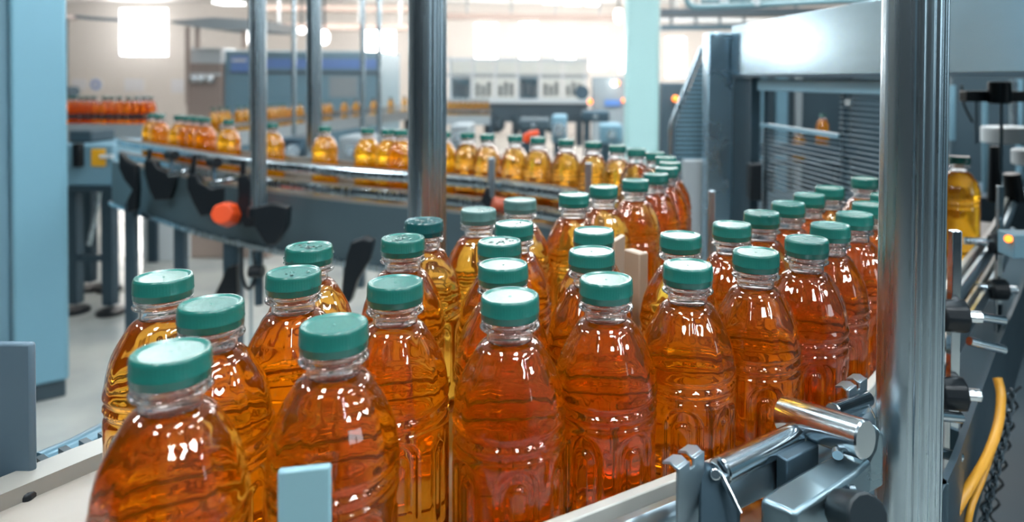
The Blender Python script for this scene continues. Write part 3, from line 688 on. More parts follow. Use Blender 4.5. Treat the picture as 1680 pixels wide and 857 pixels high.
MB().prism([hp(-2.6, 0.0, 1.06), hp(-2.6, 0.0, 1.89), hp(-2.6, 1.40, 1.89), hp(-2.6, 1.40, 1.06)], hd * 0.02).build('added_dark_backing', 'grey_dark', mach)  # dark backing added behind the louvre window
MB().prism([hp(-2.5, 0.55, 1.07), hp(-0.1, 0.55, 0.10), hp(S1, 0.55, 0.10), hp(S1, 0.55, 1.89), hp(-2.5, 0.55, 1.89)], (0, 0, 0.02)).build('added_dark_plate', 'grey_dark', mach)  # plate added to darken the view through the slats
for dd, ww, mm in ((1.12, 0.05, 'grey_mid'), (1.24, 0.03, 'grey_blue'), (1.34, 0.07, 'grey_blue'), (1.47, 0.04, 'grey_mid')):
    MB().prism([hp(-2.55, 0.0, dd), hp(-2.55, 0.0, dd + ww), hp(-2.55, 1.36, dd + ww), hp(-2.55, 1.36, dd)], hd * 0.03).build('inner_post', mm, mach)
# slanted side guard left of the corner post
g = thing('slanted_guard', 'slanted tube framed louvre guard left of the steel corner post', 'guard', at(1100, 260, 1.95))
MB().tube(smooth_path([at(1101, 420, 1.95), at(1101, 240, 1.95), at(1102, 208, 1.95), at(1112, 178, 1.95), at(1152, 78, 1.95)], 5), 0.0085, 12).build('frame_tube', 'steel', g)
for k in range(38):
    y = 92 + k * 7.6
    xl = 1152 - (y - 78) * 0.400 if y < 200 else 1103
    a, b = at(max(xl, 1103), y, 1.96), at(1158, y + 0.5, 1.96)
    MB().box((a.x, 1.955, a.z), (b.x, 1.965, a.z + 0.0045)).build('louvre_slat', 'grey_blue', g, smooth=False)
a, b = at(1106, 420, 2.05), at(1156, 108, 2.05)
MB().prism([at(1106, 420, 2.02), at(1158, 420, 2.02), at(1158, 100, 2.02), at(1150, 100, 2.02), at(1106, 212, 2.02)], (0, 0.006, 0)).build('backing_sheet', 'grey_dark', g)
a, b = at(1120, 262, 1.90), at(1157, 262, 1.90)
MB().box((a.x, 1.88, 0.75), (b.x, 1.92, a.z)).build('pale_post', 'grey_mid', g, bevel=0.003)

# machine interior seen right of the thickest post
def blockpx(x0, x1, y0, y1, Y, dep): 
    a, b = at(x0, y1, Y), at(x1, y0, Y); return MB().box((a.x, Y, a.z), (b.x, Y + dep, b.z))
t = thing('starwheel_unit', 'dark machine interior with bars and pale wheel under the hood', 'machine', at(1640, 300, 1.75))
blockpx(1586, 1720, 150, 167, 1.45, 0.03).build('cross_bar', 'black', t, bevel=0.002)
MB().cyl(at(1640, 134, 1.44), at(1640, 170, 1.44), 0.022, n=16).build('bar_hub', 'black', t, bevel=0.003)
for (px, wpx, y0, y1, Y, m) in [(1643, 5, 170, 280, 1.45, 'dark_steel'), (1602, 5, 150, 236, 1.9, 'dark_steel'), (1663, 13, 132, 215, 2.3, 'steel'), (1616, 9, 165, 320, 2.1, 'grey_blue'), (1562, 10, 140, 230, 2.2, 'grey_blue'), (1672, 10, 130, 300, 2.5, 'grey_blue')]:
    MB().cyl(at(px, y0, Y), at(px, y1, Y), wpx / 2 / F_PX * Y, n=14).build('upright_rod', m, t)
MB().tube(smooth_path([at(1578, 140, 2.0), at(1582, 172, 2.0), at(1596, 200, 2.0)]), 0.004).build('air_hose', 'rubber', t)
MB().cyl(at(1650, 234, 1.95), at(1650, 208, 1.95), 0.062, n=32).build('wheel_disc', 'grey_pale', t, bevel=0.003)
MB().cyl(at(1690, 270, 1.7), at(1690, 245, 1.7), 0.04, n=32).build('wheel_disc', 'grey_pale', t, bevel=0.003)
MB().cyl(at(1632, 330, 1.8), at(1632, 240, 1.8), 0.018, 0.012, n=16).build('spindle', 'black', t)
MB().cyl(at(1665, 330, 1.6), at(1660, 285, 1.6), 0.022, 0.018, n=16).build('spindle', 'black', t)
blockpx(1560, 1760, 325, 420, 2.0, 0.3).build('machine_bed', 'grey_dark', t)
blockpx(1560, 1720, 128, 330, 2.75, 0.05).build('rear_panel', 'grey_dark', t)

# lower right: floor tray, cables, chain, hose
t = thing('drip_tray', 'blue grey floor tray at the lower right corner', 'tray', on(1640, 800, 0.45))
a, b, c_, d_ = at(1520, 860, 1.0), at(1580, 690, 1.3), at(1624, 690, 1.32), at(1560, 900, 1.0)
MB().prism([on(1500, 900, 0.42), on(1586, 668, 0.42), on(1700, 742, 0.42), on(1760, 900, 0.42)], (0, 0, -0.01)).build('tray_sheet', 'tray', t, bevel=0.002)
MB().tube([on(1586, 668, 0.43), on(1700, 742, 0.43)], 0.008).build('tray_rim', 'steel_satin', t)
t = thing('yellow_hose', 'dull yellow hose hanging at the lower right', 'hose', at(1630, 740, 0.72))
MB().tube(smooth_path([at(1636, 620, 0.80), at(1642, 650, 0.79), at(1637, 700, 0.76), at(1618, 752, 0.73), at(1590, 800, 0.70), at(1562, 850, 0.68), at(1548, 890, 0.66)]), 0.0052, 14).build('hose_run', 'hose_yellow', t)
t = thing('yellow_hose', 'second thinner yellow hose beside the dull yellow hose', 'hose', at(1600, 800, 0.70))
MB().tube(smooth_path([at(1628, 738, 0.75), at(1610, 790, 0.73), at(1594, 830, 0.71), at(1584, 880, 0.70)]), 0.0035, 12).build('hose_run', 'hose_yellow', t)
t = thing('hanging_chain', 'dark link chain hanging beside the yellow hose', 'chain', at(1640, 720, 0.8))
path = smooth_path([at(1660, 640, 0.84), at(1654, 690, 0.82), at(1643, 740, 0.80), at(1630, 790, 0.78), at(1618, 840, 0.76), at(1606, 890, 0.74)], 5)
for i in range(len(path) - 1):
    c0, c1 = path[i], path[i + 1]; ctr = (c0 + c1) / 2; u = (c1 - c0) * 0.66
    sd = Vector((0.0045, 0, 0)) if i % 2 else Vector((0.001, 0.0045, 0))
    MB().tube([ctr + u * math.cos(q) + sd * math.sin(q) for q in [k * math.pi / 6 for k in range(13)]], 0.0018, 6).build('chain_link', 'chain', t)
t = thing('wire_mesh', 'black wavy wire mesh guard hanging behind the thickest post at lower right', 'wire mesh', at(1590, 740, 0.9))
for k in range(6):
    pts = []
    for q in range(15):
        u = q / 14; bx = 1532 + k * 19 + u * 42; by = 880 - u * 225 - k * 4
        pts.append(at(bx + (6.5 if (q + k) % 2 else -6.5), by, 0.88 + 0.02 * k))
    MB().tube(smooth_path(pts, 3), 0.0019, 6).build('mesh_wire', 'rubber', t)
MB().tube([at(1538, 868, 0.88), at(1650, 640, 0.98)], 0.0034, 8).build('mesh_edge', 'chain', t)
MB().tube([at(1550, 880, 0.86), at(1660, 660, 0.94)], 0.0030, 8).build('mesh_edge', 'grey_mid', t)

# overhead tube frame at the top right
t = thing('overhead_tube', 'pale bent overhead tube at the top above the hood', 'tube', at(1200, 10, 2.6))
MB().tube(smooth_path([at(1126, -20, 2.6), at(1127, 0, 2.6), at(1134, 9, 2.6), at(1150, 12, 2.6), at(1250, 8, 2.62), at(1440, -1, 2.66)], 5), 0.011, 14).build('tube_run', 'pale_pl', t)
MB().tube([at(1150, 2, 2.7), at(1400, -6, 2.7)], 0.009, 12).build('tube_run', 'pale_pl', t)
for px in (1188, 1240): MB().cyl(at(px, 10, 2.62), at(px, -12, 2.62), 0.016).build('tube_joint', 'grey_pale', t)

# ------------------------------------------------------------------ far machinery
t = thing('labelling_machine', 'long grey blue machine with a blue stripe behind the slim posts', 'machine', at(490, 170, 10.5))
Y = 10.5
a, b = at(368, 172, Y), at(624, 84, Y)
MB().box((a.x, Y, 0.0), (b.x, Y + 1.2, b.z)).build('cabinet_body', 'grey_blue', t, bevel=0.02)
blockpx(378, 408, 92, 118, Y - 0.02, 0.018).build('blue_sign', 'blue', t, bevel=0.004)
blockpx(410, 622, 97, 112, Y - 0.012, 0.010).build('blue_stripe', 'blue', t)
blockpx(380, 404, 97, 101, Y - 0.026, 0.005).build('sign_text_bar', 'paper', t)
blockpx(376, 620, 118, 121, Y - 0.01, 0.009).build('seam_trim', 'grey_dark', t)
for x0 in (378, 430, 540): blockpx(x0, x0 + 46, 126, 160, Y - 0.012, 0.010).build('service_door', 'grey_mid' if x0 == 540 else 'grey_blue', t, bevel=0.004)
t = thing('dark_cabinet', 'brown black open cabinet left of the striped machine', 'cabinet', at(334, 170, 10.4))
a, b = at(306, 172, 10.4), at(362, 104, 10.4)
MB().box((a.x, 10.4, 0.0), (b.x, 10.9, b.z)).build('cabinet_body', 'brown', t, bevel=0.01)
blockpx(312, 363, 78, 104, 10.38, 0.45).build('white_box', 'grey_pale', t, bevel=0.01)
blockpx(304, 309, 45, 172, 10.3, 0.05).build('corner_post', 'brown', t)
for x in (318, 330, 344): MB().ball(at(x, 130, 10.3), 0.07).build('chrome_fitting', 'steel_pol', t)
blockpx(310, 360, 120, 124, 10.33, 0.06).build('shelf_edge', 'grey_pale', t)
t = thing('canopy_hood', 'flat pale canopy hood hanging above the dark cabinet', 'canopy', at(350, 40, 9.2))
MB().prism([at(280, 38, 9.4), at(330, 46, 9.0), at(440, 50, 9.0), at(440, 34, 9.0), at(350, 28, 9.2), at(280, 34, 9.4)], (0, 1.0, 0)).build('canopy_sheet', 'grey_mid', t, bevel=0.01)
for x in (308, 324, 400): MB().cyl(at(x, 44, 9.3), at(x, 80, 9.3), 0.03, n=12).build('canopy_strut', 'brown', t)
# filling machine in the middle distance
Y = 8.6
t = thing('filling_machine', 'long glazed filling machine with pale frame in the far middle', 'machine', at(850, 180, Y))
for x in range(736, 960, 37):
    blockpx(x, x + 4, 98, 168, Y, 0.06).build('frame_post', 'grey_pale', t)
blockpx(732, 965, 96, 101, Y, 0.08).build('frame_beam', 'grey_pale', t)
blockpx(732, 965, 122, 127, Y + 0.01, 0.06).build('frame_beam', 'grey_mid', t)
blockpx(732, 965, 163, 169, Y - 0.02, 0.12).build('table_edge', 'grey_pale', t)
for i, x in enumerate(range(741, 940, 37)):
    blockpx(x, x + 31, 102, 121, Y + 0.04, 0.02).build('upper_pane', 'glass', t)
    blockpx(x, x + 31, 128, 162, Y + 0.30, 0.02).build('lower_pane', 'glass' if i % 3 else 'glass_pale', t)
    for k in range(3):
        MB().cyl(at(x + 6 + 9 * k, 158, Y + 0.2), at(x + 6 + 9 * k, 134 + 3 * ((i + k) % 3), Y + 0.2), 0.024, n=12).build('filling_valve', 'steel_pol', t)
blockpx(735, 965, 170, 200, Y + 0.05, 0.8).build('machine_bed', 'grey_dark', t)
for x in (750, 800, 846, 880, 922, 950): MB().cyl(at(x, 240, Y), at(x, 190, Y), 0.045, n=12).build('machine_leg', 'grey_dark', t)
for i, x in enumerate((765, 815, 860, 905)): MB().ball(at(x, 205, Y - 0.3), 0.10, 1.0, 14, 8).build('motor', 'grey_dark' if i % 2 else 'dark_steel', t)
t = thing('control_cabinet', 'grey control cabinet with small orange lights left of the pillar', 'control cabinet', at(1000, 180, 7.0))
a, b = at(972, 180, 7.0), at(1028, 126, 7.0)
MB().box((a.x, 7.0, 0.0), (b.x, 7.4, b.z)).build('cabinet_body', 'grey_mid', t, bevel=0.01)
for (x, y) in ((1013, 136), (968, 167), (1024, 165)): MB().ball(at(x, y, 6.95), 0.026).build('indicator_light', 'orange_light', t)
blockpx(992, 1018, 164, 174, 6.97, 0.02).build('display', 'blue', t)
MB().cyl(at(955, 152, 6.9), at(955, 152, 7.0), 0.07, n=24).build('round_gauge', 'dark_steel', t)
MB().cyl(at(1008, 137, 6.94), at(1008, 137, 6.99), 0.03, n=16).build('white_lamp', 'lamp_far', t)
t = thing('dark_cabinet', 'dark cabinet with one orange light right of the pale green pillar', 'cabinet', at(1105, 200, 5.5))
a, b = at(1084, 200, 5.5), at(1130, 136, 5.5)
MB().box((a.x, 5.5, 0), (b.x, 5.9, b.z)).build('cabinet_body', 'grey_dark', t, bevel=0.01)
MB().ball(at(1108, 162, 5.47), 0.024).build('indicator_light', 'orange_light', t)
# mixed equipment around y 190..250 behind the rear row
rnd = random.Random(5)
for i, (x0, x1, y0, y1, Y, m, lab) in enumerate([(905, 930, 190, 235, 5.4, 'grey_blue', 'blue grey motor box below the far middle machine'), (738, 770, 205, 250, 4.6, 'grey_mid', 'grey gearbox right behind the middle post'),
        (850, 900, 196, 214, 5.0, 'grey_dark', 'dark flat drive unit below the far middle machine'), (955, 1000, 182, 200, 5.6, 'dark_steel', 'dark drive unit under the control cabinet'),
        (985, 1022, 205, 236, 5.0, 'grey_blue', 'blue grey box left of the pale green pillar foot'), (555, 600, 225, 268, 4.2, 'grey_mid', 'slanted grey cover behind the lone rear bottle'), (460, 500, 226, 270, 4.0, 'dark_steel', 'dark drive unit between the slim posts')]):
    t = thing('drive_unit', lab, 'machine unit', at(x0, y1, Y), 'drive units in the middle distance')
    b = blockpx(x0, x1, y0, y1, Y, 0.3); b.build('unit_housing', m, t, bevel=0.015)
    MB().cyl(at((x0 + x1) / 2, (y0 + y1) / 2, Y - 0.08), at((x0 + x1) / 2, (y0 + y1) / 2, Y - 0.0005), (y1 - y0) / 4 / F_PX * Y, n=20).build('end_cover', 'steel', t)
    MB().box((at(x0, 0, Y).x + 0.02, Y + 0.02, 0), (at(x0, 0, Y).x + 0.07, Y + 0.07, at(x0, y1, Y).z)).build('unit_leg', 'dark_steel', t)
    MB().box((at(x1, 0, Y).x - 0.07, Y + 0.02, 0), (at(x1, 0, Y).x - 0.02, Y + 0.07, at(x1, y1, Y).z)).build('unit_leg', 'dark_steel', t)

# far conveyors with bottles
def far_conveyor(name, p, q, z, label):
    p, q = Vector(p), Vector(q); t = thing(name, label, 'conveyor', (p.x, p.y, 0), 'far conveyors')
    d = (q - p).normalized(); n = Vector((-d.y, d.x, 0))
    a, b = Vector((p.x, p.y, z)), Vector((q.x, q.y, z))
    MB().bar(a + Vector((0, 0, -0.01)), b + Vector((0, 0, -0.01)), 0.14, 0.02).build('belt', 'belt', t)
    for sg in (1, -1):
        MB().bar(a + n * 0.085 * sg + Vector((0, 0, -0.05)), b + n * 0.085 * sg + Vector((0, 0, -0.05)), 0.02, 0.11).build('side_plate', 'grey_mid', t)
        MB().bar(a + n * 0.075 * sg + Vector((0, 0, 0.055)), b + n * 0.075 * sg + Vector((0, 0, 0.055)), 0.012, 0.03).build('guide_rail', 'steel', t)
    L = (b - a).length; k = max(2, int(L / 1.2))
    for i in range(k + 1):
        c = a.lerp(b, i / k)
        MB().box((c.x - 0.03, c.y - 0.03, 0), (c.x + 0.03, c.y + 0.03, z - 0.02)).build('leg', 'dark_steel', t)
    return t
zb2 = 0.955
fa, fb = on(335, 216, zb2), on(660, 190, zb2)
fa = Vector((-2.30, 4.30, 0)); fb = Vector((-1.65, 6.6, 0))
# middle distance amber row
fa = at(345, 200, 5.1); fb = at(668, 200, 9.0); ZF = 0.86
far_conveyor('far_conveyor', (fa.x, fa.y, 0), (fb.x, fb.y, 0), ZF, 'far conveyor carrying amber bottles behind the slim posts')
ga, gb = at(728, 200, 8.1), at(806, 200, 8.1)
far_conveyor('far_conveyor', (ga.x, ga.y, 0), (gb.x, gb.y, 0), 0.85, 'short far conveyor with tightly packed bottles right of the middle post')
ha, hb = at(100, 200, 4.8), at(252, 200, 4.8)
far_conveyor('far_conveyor', (ha.x, ha.y, 0), (hb.x, hb.y, 0), BELT, 'far left conveyor with deep orange bottles below the wall notices')
# second short conveyor unit at far left with yellow panel
Y = 3.7
t = thing('transfer_table', 'grey transfer table with a yellow square on tall legs', 'transfer table', at(150, 300, Y))
a, b = at(108, 306, Y), at(186, 238, Y)
MB().box((a.x - 0.1, Y, a.z), (b.x, Y + 0.45, b.z)).build('side_box', 'grey_blue', t, bevel=0.01)
MB().box((a.x - 0.12, Y - 0.02, a.z - 0.025), (b.x + 0.01, Y + 0.47, a.z)).build('bottom_rim', 'dark_steel', t)
blockpx(149, 172, 245, 273, Y - 0.012, 0.010).build('yellow_square', 'yellow', t, bevel=0.004)
blockpx(163, 184, 254, 260, Y - 0.03, 0.016).build('white_handle', 'grey_pale', t)
blockpx(118, 130, 236, 275, Y - 0.06, 0.04).build('black_box', 'black', t, bevel=0.005)
blockpx(112, 150, 214, 234, Y + 0.10, 0.2).build('drive_cover', 'grey_dark', t, bevel=0.01)
for px, Yl in ((180, Y + 0.03), (122, Y + 0.05), (146, Y + 0.45), (178, Y + 0.44)):
    p = at(px, 300, Yl); lg = MB().box((p.x - 0.028, Yl - 0.028, 0.05), (p.x + 0.028, Yl + 0.028, a.z - 0.02)).build('leg', 'dark_steel', t)
    MB().cyl((p.x, Yl, 0), (p.x, Yl, 0.02), 0.07, n=20).build('foot', 'black', lg)
p1, p2 = at(180, 300, Y + 0.03), at(122, 300, Y + 0.05)
MB().bar((p1.x, Y + 0.04, 0.30), (p2.x, Y + 0.04, 0.30), 0.03, 0.03).build('cross_brace', 'dark_steel', t)
MB().tube([at(165, 312, Y + 0.2), at(146, 402, Y + 0.25)], 0.012).build('diagonal_rod', 'steel', t)
# low pale cabinets on the floor behind
for i, (x0, x1, y0, y1, Y, m, lab) in enumerate([(232, 300, 352, 408, 4.8, 'grey_pale', 'low white box on the floor under the rear conveyor'), (308, 440, 366, 402, 4.9, 'brown', 'low slatted brown skirting unit under the rear conveyor')]):
    t = thing('floor_cabinet', lab, 'cabinet', at(x0, y1, Y)); a, b = at(x0, y1, Y), at(x1, y0, Y)
    MB().box((a.x, Y, 0.0), (b.x, Y + 0.5, b.z)).build('cabinet_body', m, t, bevel=0.01)
    MB().box((a.x - 0.01, Y - 0.01, b.z), (b.x + 0.01, Y + 0.51, b.z + 0.02)).build('cabinet_top', 'grey_mid', t)

# ------------------------------------------------------------------ bottles
BH = 0.188
def cr(pts, n):
    out = []
    for i in range(len(pts) - 1):
        p0 = pts[max(i - 1, 0)]; p1 = pts[i]; p2 = pts[i + 1]; p3 = pts[min(i + 2, len(pts) - 1)]
        for j in range(n):
            t = j / n
            out.append(tuple(0.5 * ((2 * b) + (c - a) * t + (2 * a - 5 * b + 4 * c - d) * t * t + (3 * b - a - 3 * c + d) * t ** 3) for a, b, c, d in zip(p0, p1, p2, p3)))
    out.append(pts[-1]); return out
def lathe(prof, seg, disp=None, close_top=True, close_bot=True):
    """prof: list of (z, r) from top to bottom"""
    mb = MB(); vs = []; fs = []
    for z, r in prof:
        for i in range(seg):
            a = 2 * math.pi * i / seg
            rr = r if disp is None else disp(a, z, r)
            vs.append(Vector((rr * math.cos(a), rr * math.sin(a), z)))
    n = len(prof)
    for k in range(n - 1):
        for i in range(seg):
            j = (i + 1) % seg; fs.append((k * seg + i, k * seg + j, (k + 1) * seg + j, (k + 1) * seg + i))
    if close_top: vs.append(Vector((0, 0, prof[0][0]))); c = len(vs) - 1; fs += [(i, (i + 1) % seg, c) for i in range(seg)]
    if close_bot: vs.append(Vector((0, 0, prof[-1][0]))); c = len(vs) - 1; fs += [((n - 1) * seg + (i + 1) % seg, (n - 1) * seg + i, c) for i in range(seg)]
    mb.add(vs, fs); return mb
def sst(a, b, x):
    t = max(0.0, min(1.0, (x - a) / (b - a))); return t * t * (3 - 2 * t)
def disp_body(a, z, r):
    h = BH - z
    d = 0.0
    # soft vertical facets of the shoulder dome
    if 0.030 < h < 0.079:
        wgt = sst(0.030, 0.040, h) * (1 - sst(0.070, 0.078, h))
        c = abs(math.sin(a * 5)); d -= 0.0016 * wgt * (1 - (1 - c) ** 2)
        d -= 0.0009 * wgt * math.exp(-(c / 0.16) ** 2)
    # tiny beads round the waist ring
    if 0.0835 < h < 0.0880: d += 0.00035 * (0.5 + 0.5 * math.cos(a * 36))
    # arched grip panels
    if h > 0.092:
        N = 6; sect = 2 * math.pi / N; u = ((a + sect / 2) % sect - sect / 2) * 0.036
        hw = 0.0135; top = 0.0955; bot = 0.172
        v = h
        def arch(hw, top, bot):
            if v < top + hw: q = math.hypot(u, v - (top + hw)) - hw
            elif v > bot - hw * 0.5: q = max(abs(u) - hw, v - bot)
            else: q = abs(u) - hw
            return q
        s1_ = arch(hw, top, bot); s2_ = arch(0.0068, top + 0.011, bot - 0.008)
        d -= 0.0033 * (1 - sst(-0.0030, 0.0006, s1_))
        d += 0.0024 * (1 - sst(-0.0022, 0.0008, s2_))
    return r + d
PROF = [(.0285, .0150), (.0292, .0163), (.0305, .0186), (.0336, .0219), (.0385, .0253), (.0440, .0286), (.0500, .0317), (.0560, .0339), (.0627, .0356), (.0700, .0367), (.0760, .0370), (.0785, .0366),
        (.0800, .0352), (.0818, .0348), (.0835, .0358), (.0855, .0366), (.0874, .0359), (.0890, .0350), (.0912, .0351), (.0935, .0364), (.0965, .0368)]
def body_mesh(seg, fine):
    pr = cr(PROF, 4 if fine else 1)
    n = 54 if fine else 3
    pr += [(.0965 + (.172 - .0965) * (k + 1) / n, .0368) for k in range(n)]
    pr += cr([(.172, .0368), (.180, .0359), (.1855, .0325), (.188, .0275), (.1865, .0220)], 3 if fine else 1)[1:]
    prof = [(BH - 0.0285, 0.0015)] + [(BH - h, r * 0.991) for h, r in pr]
    return lathe(prof, seg, disp_body if fine else None)
def neck_mesh(seg, fine):
    out = cr([(.0148, .0150), (.0152, .0178), (.0160, .0184), (.0167, .0178), (.0172, .0158), (.0184, .0156), (.0189, .0184), (.0198, .0194), (.0208, .0188), (.0214, .0160), (.0225, .0150), (.0268, .0147), (.0282, .0150)], 3 if fine else 1)
    inn = [(.0282, .0136), (.0240, .0130), (.0160, .0130), (.0148, .0130)]
    prof = [(BH - h, r) for h, r in out + inn]
    mb = lathe(prof, seg, None, False, False)
    n = len(prof)
    mb.f += [((n - 1) * seg + i, (n - 1) * seg + (i + 1) % seg, (i + 1) % seg, i) for i in range(seg)]
    return mb
def cap_mesh(seg, fine):
    pr = [(0.0012, .0005), (0.0012, .0150), (0.0008, .0160), (0.0003, .0168), (0.0002, .0177), (0.0010, .0184), (0.0022, .0187), (0.0035, .0188), (0.0094, .0189), (0.0100, .01915), (0.0106, .0190), (0.0112, .0187), (0.0138, .0188), (0.0146, .0184), (0.0147, .0165)]
    if fine: pr = [(0.0009, .0002), (0.0009, .0006), (0.0012, .0009), (0.00121, .0015), (0.0012, .0060), (0.0012, .0120), (0.0012, .0142)] + pr[1:]
    def dk(a, z, r):
        h = BH - z
        if 0.0028 < h < 0.0096: return r + 0.00006 * math.cos(a * 60)
        return r
    return lathe([(BH - h, r) for h, r in pr], seg, dk if fine else None)

def bottle_proto(seg, fine, mj, label, loc):
    root = thing('juice_bottle', label, 'bottle', (0, 0, 0))
    b = body_mesh(seg, fine).build('bottle_body', mj, root, angle=60)
    n = neck_mesh(72 if fine else 16, fine).build('bottle_neck', 'clear', root, angle=60)
    c = cap_mesh(240 if fine else 20, fine).build('cap', 'cap', root, angle=40)
    c['label'] = 'green screw cap'; n['label'] = 'clear ringed neck'
    root.location = loc
    return root
def copy_tree(o, parent=None):
    c = o.copy(); COL.objects.link(c)
    if parent is not None: c.parent = parent
    for ch in o.children: copy_tree(ch, c)
    return c

POS = {'A':(-0.2040,0.3530),'B':(-0.2228,0.4284),'C':(-0.2860,0.4860),'D':(-0.2180,0.5760),'E':(-0.2002,0.4996),'F':(-0.1350,0.3940),'G':(-0.1210,0.4760),'H':(-0.1480,0.6079),
'I':(-0.1456,0.6827),'J':(-0.1000,0.7416),'K':(-0.0603,0.8043),'L':(-0.0559,0.6721),'M':(-0.0623,0.5975),'N':(-0.0518,0.5234),'O':(-0.0398,0.4475),'P':(0.0019,0.8446),
'Q':(0.0408,0.9079),'R':(0.0875,0.9659),'S':(0.1237,1.0311),'T':(0.0200,0.6430),'U':(0.0160,0.5660),'V':(0.0240,0.4868),'W':(0.0977,0.6263),'X':(0.0877,0.5257),
'Y':(0.1548,0.6742),'Z':(0.1499,0.5662),'a':(0.1998,0.7334),'b':(0.2070,0.6131),'c':(0.2460,0.7921),'d':(0.2500,0.6730),'e':(0.2903,0.8525),'f':(0.2967,0.7304),
'g':(0.3368,0.9112),'h':(0.4200,1.0000),'f2':(0.3385,0.7922),'f3':(0.3856,0.8543),'q':(0.1490,1.1036),'p':(0.1650,1.1764),'o':(0.1690,1.2580),'n':(0.1578,1.3332),'m':(0.1282,1.4018),'l':(0.0950,1.4750),'k':(0.0460,1.5550),'j':(-0.0150,1.6100),'i':(-0.0829,1.6649),'y':(-0.1411,1.7121),'x':(-0.2140,1.7483),'w':(-0.2710,1.7967)}
rows = [(['A', 'F', 'O', 'V', 'X', 'Z', 'b', 'd', 'f', 'f2', 'f3'], 'front row along the white rail', 'juice bottle in the front row along the white rail, %s from left'),
        (['B', 'E', 'G', 'N', 'U', 'W', 'Y', 'a', 'c', 'e', 'g', 'h'], 'second row of bottles', 'juice bottle in the second row from the front rail, %s from left'),
        (['C', 'D', 'H', 'M', 'T'], 'third row of bottles', 'green capped juice bottle in the third row back, %s from left'),
        (['I', 'L', 'J', 'K', 'P', 'Q', 'R', 'S', 'q', 'p', 'o', 'n', 'm'], 'bottles coming round the bend', 'juice bottle in the lane curving behind, %s counting from the thick middle post'),
        (['l', 'k', 'j', 'i', 'y', 'x', 'w'], 'bottles on the rear conveyor right of the post', 'amber bottle in the rear row, %s counting leftward from the bend')]
special = {'A': 'biggest and nearest juice bottle, blurred, with its bright cap at lower left', 'C': 'leftmost juice bottle, standing alone beside the floor view',
           'O': 'large sharp juice bottle with pale lit cap in the centre of the front row', 'D': 'juice bottle whose wet dark cap shows droplets, left in the third row',
           'I': 'juice bottle with a green cap coloured darker for shade, right in front of the middle post', 'J': 'juice bottle with a wet grey green cap just right of the middle post',
           'K': 'juice bottle with the dull grey cap, above the other wet caps', 'h': 'juice bottle standing alone before the louvres beside the thickest post'}
proto = bottle_proto(144, True, 'juice', '', (0, 0, BELT)); first = True
placed = {}
for keys, grp, lab in rows:
    for i, k in enumerate(keys):
        o = proto if first else copy_tree(proto); first = False
        o.location = (*POS[k], BELT)
        o.rotation_euler = (0, 0, (hash_ := (sum(map(ord, k)) * 37 % 60)) * math.pi / 180)
        o['label'] = special.get(k, lab % ORD[i]); o['group'] = grp; placed[k] = o
for k, mm in (('K', 'cap_grey'), ('J', 'cap_grey'), ('I', 'cap_shaded')):      # I: shadow put into the cap colour; K and J: a greyer green
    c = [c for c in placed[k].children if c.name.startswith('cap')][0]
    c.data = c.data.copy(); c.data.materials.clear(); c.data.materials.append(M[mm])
    c['label'] = 'dull grey green screw cap' if mm == 'cap_grey' else 'dark green screw cap'  # the dark green cap is a green cap coloured darker for shade
# water drops on the wet caps
for k, nd in (('D', 22), ('H', 18), ('I', 22), ('J', 16), ('L', 12), ('M', 16), ('E', 3), ('K', 8)):
    o = placed[k]; cap = [c for c in o.children if c.name.startswith('cap')][0]; rd = random.Random(ord(k)); mb = MB()
    for _ in range(nd * 2):
        if rd.random() < 0.4:
            a, r_ = rd.uniform(0, 6.28), rd.uniform(0, 0.013); mb.ball((r_ * math.cos(a), r_ * math.sin(a), BH - 0.0011), rd.uniform(0.0007, 0.0016), 0.6, 8, 5)
        else:
            a, h_ = rd.uniform(0, 6.28), rd.uniform(0.003, 0.0145); mb.ball((0.0190 * math.cos(a), 0.0190 * math.sin(a), BH - h_), rd.uniform(0.0006, 0.0012), 1.0, 8, 5)
    d = mb.build('water_drops', 'clear'); d.parent = cap; d['kind'] = 'stuff'

# far bottles, coarser
lowp = None
def low_bottle(x, y, z, label, group):
    global lowp
    if lowp is None: lowp = bottle_proto(28, False, 'juice_far', label, (0, 0, 0)); o = lowp
    else: o = copy_tree(lowp)
    o.location = (x, y, z); o.rotation_euler = (0, 0, 0); o['label'] = label; o['group'] = group
    return o
for i, (x, y) in enumerate([(-0.333, 1.822), (-0.465, 1.878), (-0.512, 1.900), (-0.582, 1.932)]):
    pass
rr = [(728, 1.822), (658, 1.878), (637, 1.90), (603, 1.935), (533, 2.0), (446, 2.12), (375, 2.28), (336, 2.40), (323, 2.44), (309, 2.48), (294, 2.52), (262, 2.60), (250, 2.66)]
rl = ['amber bottle half hidden by the right edge of the middle post', 'amber bottle touching the left edge of the middle post', 'amber bottle, middle of the three left of the middle post', 'amber bottle, leftmost of the three left of the middle post',
      'lone amber bottle just below the second slim post', 'amber bottle half hidden by the leftmost steel post', 'amber bottle standing singly above the boot shaped bracket',
      'rightmost of the four close amber bottles on the rear conveyor', 'third from left of the four close amber bottles on the rear conveyor', 'second from left of the four close amber bottles on the rear conveyor', 'leftmost of the four close amber bottles on the rear conveyor',
      'right one of the last two amber bottles at the far left end', 'leftmost amber bottle on the rear conveyor']
for (px, Y), l in zip(rr, rl):
    X = (px - CX) / F_PX * Y
    low_bottle(X, Y, BELT, l, 'amber bottles on the rear conveyor')
fx = [350, 362, 372, 392, 403, 441, 449, 458, 466, 480, 492, 529, 540, 565, 584, 613, 641, 664]
fd = (fb - fa)
for i, px in enumerate(fx):
    k = (px - CX) / F_PX; s_ = (k * fa.y - fa.x) / (fd.x - k * fd.y)
    low_bottle(fa.x + fd.x * s_, fa.y + fd.y * s_, ZF + 0.001, 'small blurred amber bottle on the far conveyor, %s from left' % ORD[i], 'blurred amber bottles on the far conveyor')
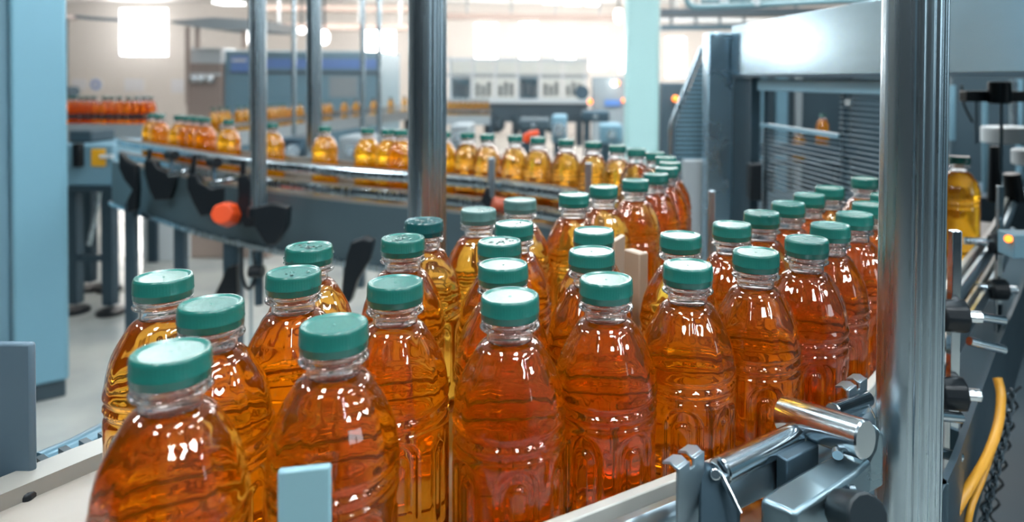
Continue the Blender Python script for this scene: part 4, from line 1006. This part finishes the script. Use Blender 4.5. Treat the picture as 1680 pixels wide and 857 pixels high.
for i in range(8):
    px = 737 + 8.6 * i * 1.02; low_bottle((px - CX) / F_PX * 8.1, 8.1, 0.851, 'tiny amber bottle in the packed row right of the middle post, %s from left' % ORD[i], 'packed amber bottles far away')
for i, px in enumerate([112, 122, 133, 143, 154, 172, 183, 196, 211, 224, 236, 247]):
    o = low_bottle((px - CX) / F_PX * 4.8, 4.8, BELT + 0.001, 'small deep orange bottle on the far left conveyor, %s from left' % ORD[i], 'deep orange bottles at far left')
    deep_body = [c for c in o.children if c.name.startswith('bottle_body')][0]
    if i == 0: deep_mesh = deep_body.data.copy(); deep_mesh.materials.clear(); deep_mesh.materials.append(M['juice_deep'])
    deep_body.data = deep_mesh
# bottles inside and beside the packing machine
low_bottle((1576 - CX) / F_PX * 1.30, 1.30, BELT, 'dark amber bottle right of the thickest post under the hood', 'bottles in the packing machine')
YB = 4.05
z = at(1345, 241, YB).z
t = thing('bottle_shelf', 'steel bed seen through the louvred window holding two bottles', 'machine bed', at(1330, 250, YB))
a, b = at(1225, 250, YB), at(1400, 250, YB)
MB().box((a.x, YB - 0.06, z - 0.03), (b.x, YB + 0.06, z)).build('bed_plate', 'dark_steel', t)
MB().box((a.x, YB - 0.07, z - 0.04), (b.x, YB - 0.062, z + 0.02)).build('front_edge', 'dark_steel', t)
MB().box((a.x, YB + 0.061, z - 0.12), (b.x, YB + 0.2, z - 0.10)).build('lower_bed_plate', 'dark_steel', t)
for xx in (a.x + 0.02, b.x - 0.05): MB().box((xx, YB + 0.02, 0), (xx + 0.03, YB + 0.05, z - 0.03)).build('bed_leg', 'dark_steel', t)
for xx in (a.x + 0.02, b.x - 0.05): MB().box((xx, YB + 0.12, 0), (xx + 0.03, YB + 0.15, z - 0.12)).build('bed_leg', 'dark_steel', t)
low_bottle((1350 - CX) / F_PX * YB, YB, z + 0.0005, 'amber bottle seen whole behind the louvred window', 'bottles in the packing machine')
low_bottle((1312 - CX) / F_PX * (YB + .13), YB + 0.13, z - 0.0995, 'amber bottle peeping over the steel bed behind the louvred window', 'bottles in the packing machine')

# ------------------------------------------------------------------ thin haze added at the far end of the hall for the windows' lens glow
hz = bpy.data.materials.new('glow_haze'); hz.use_nodes = True
_n = hz.node_tree; _n.nodes.remove(_n.nodes['Principled BSDF'])
_v = _n.nodes.new('ShaderNodeVolumeScatter'); _v.inputs['Color'].default_value = (1.0, 0.97, 0.95, 1); _v.inputs['Density'].default_value = 0.024; _v.inputs['Anisotropy'].default_value = 0.75
_n.links.new(_v.outputs[0], _n.nodes['Material Output'].inputs['Volume'])
M['lens_glow_haze'] = hz
tag(MB().box((-13.9, 4.8, 0.01), (8.9, WALL_Y - 0.03, CEIL - 0.01)).build('lens_glow_haze', 'lens_glow_haze', smooth=False), 'thin bright haze added for lens glow around the windows at the far end', 'lens_glow_haze', kind='stuff')
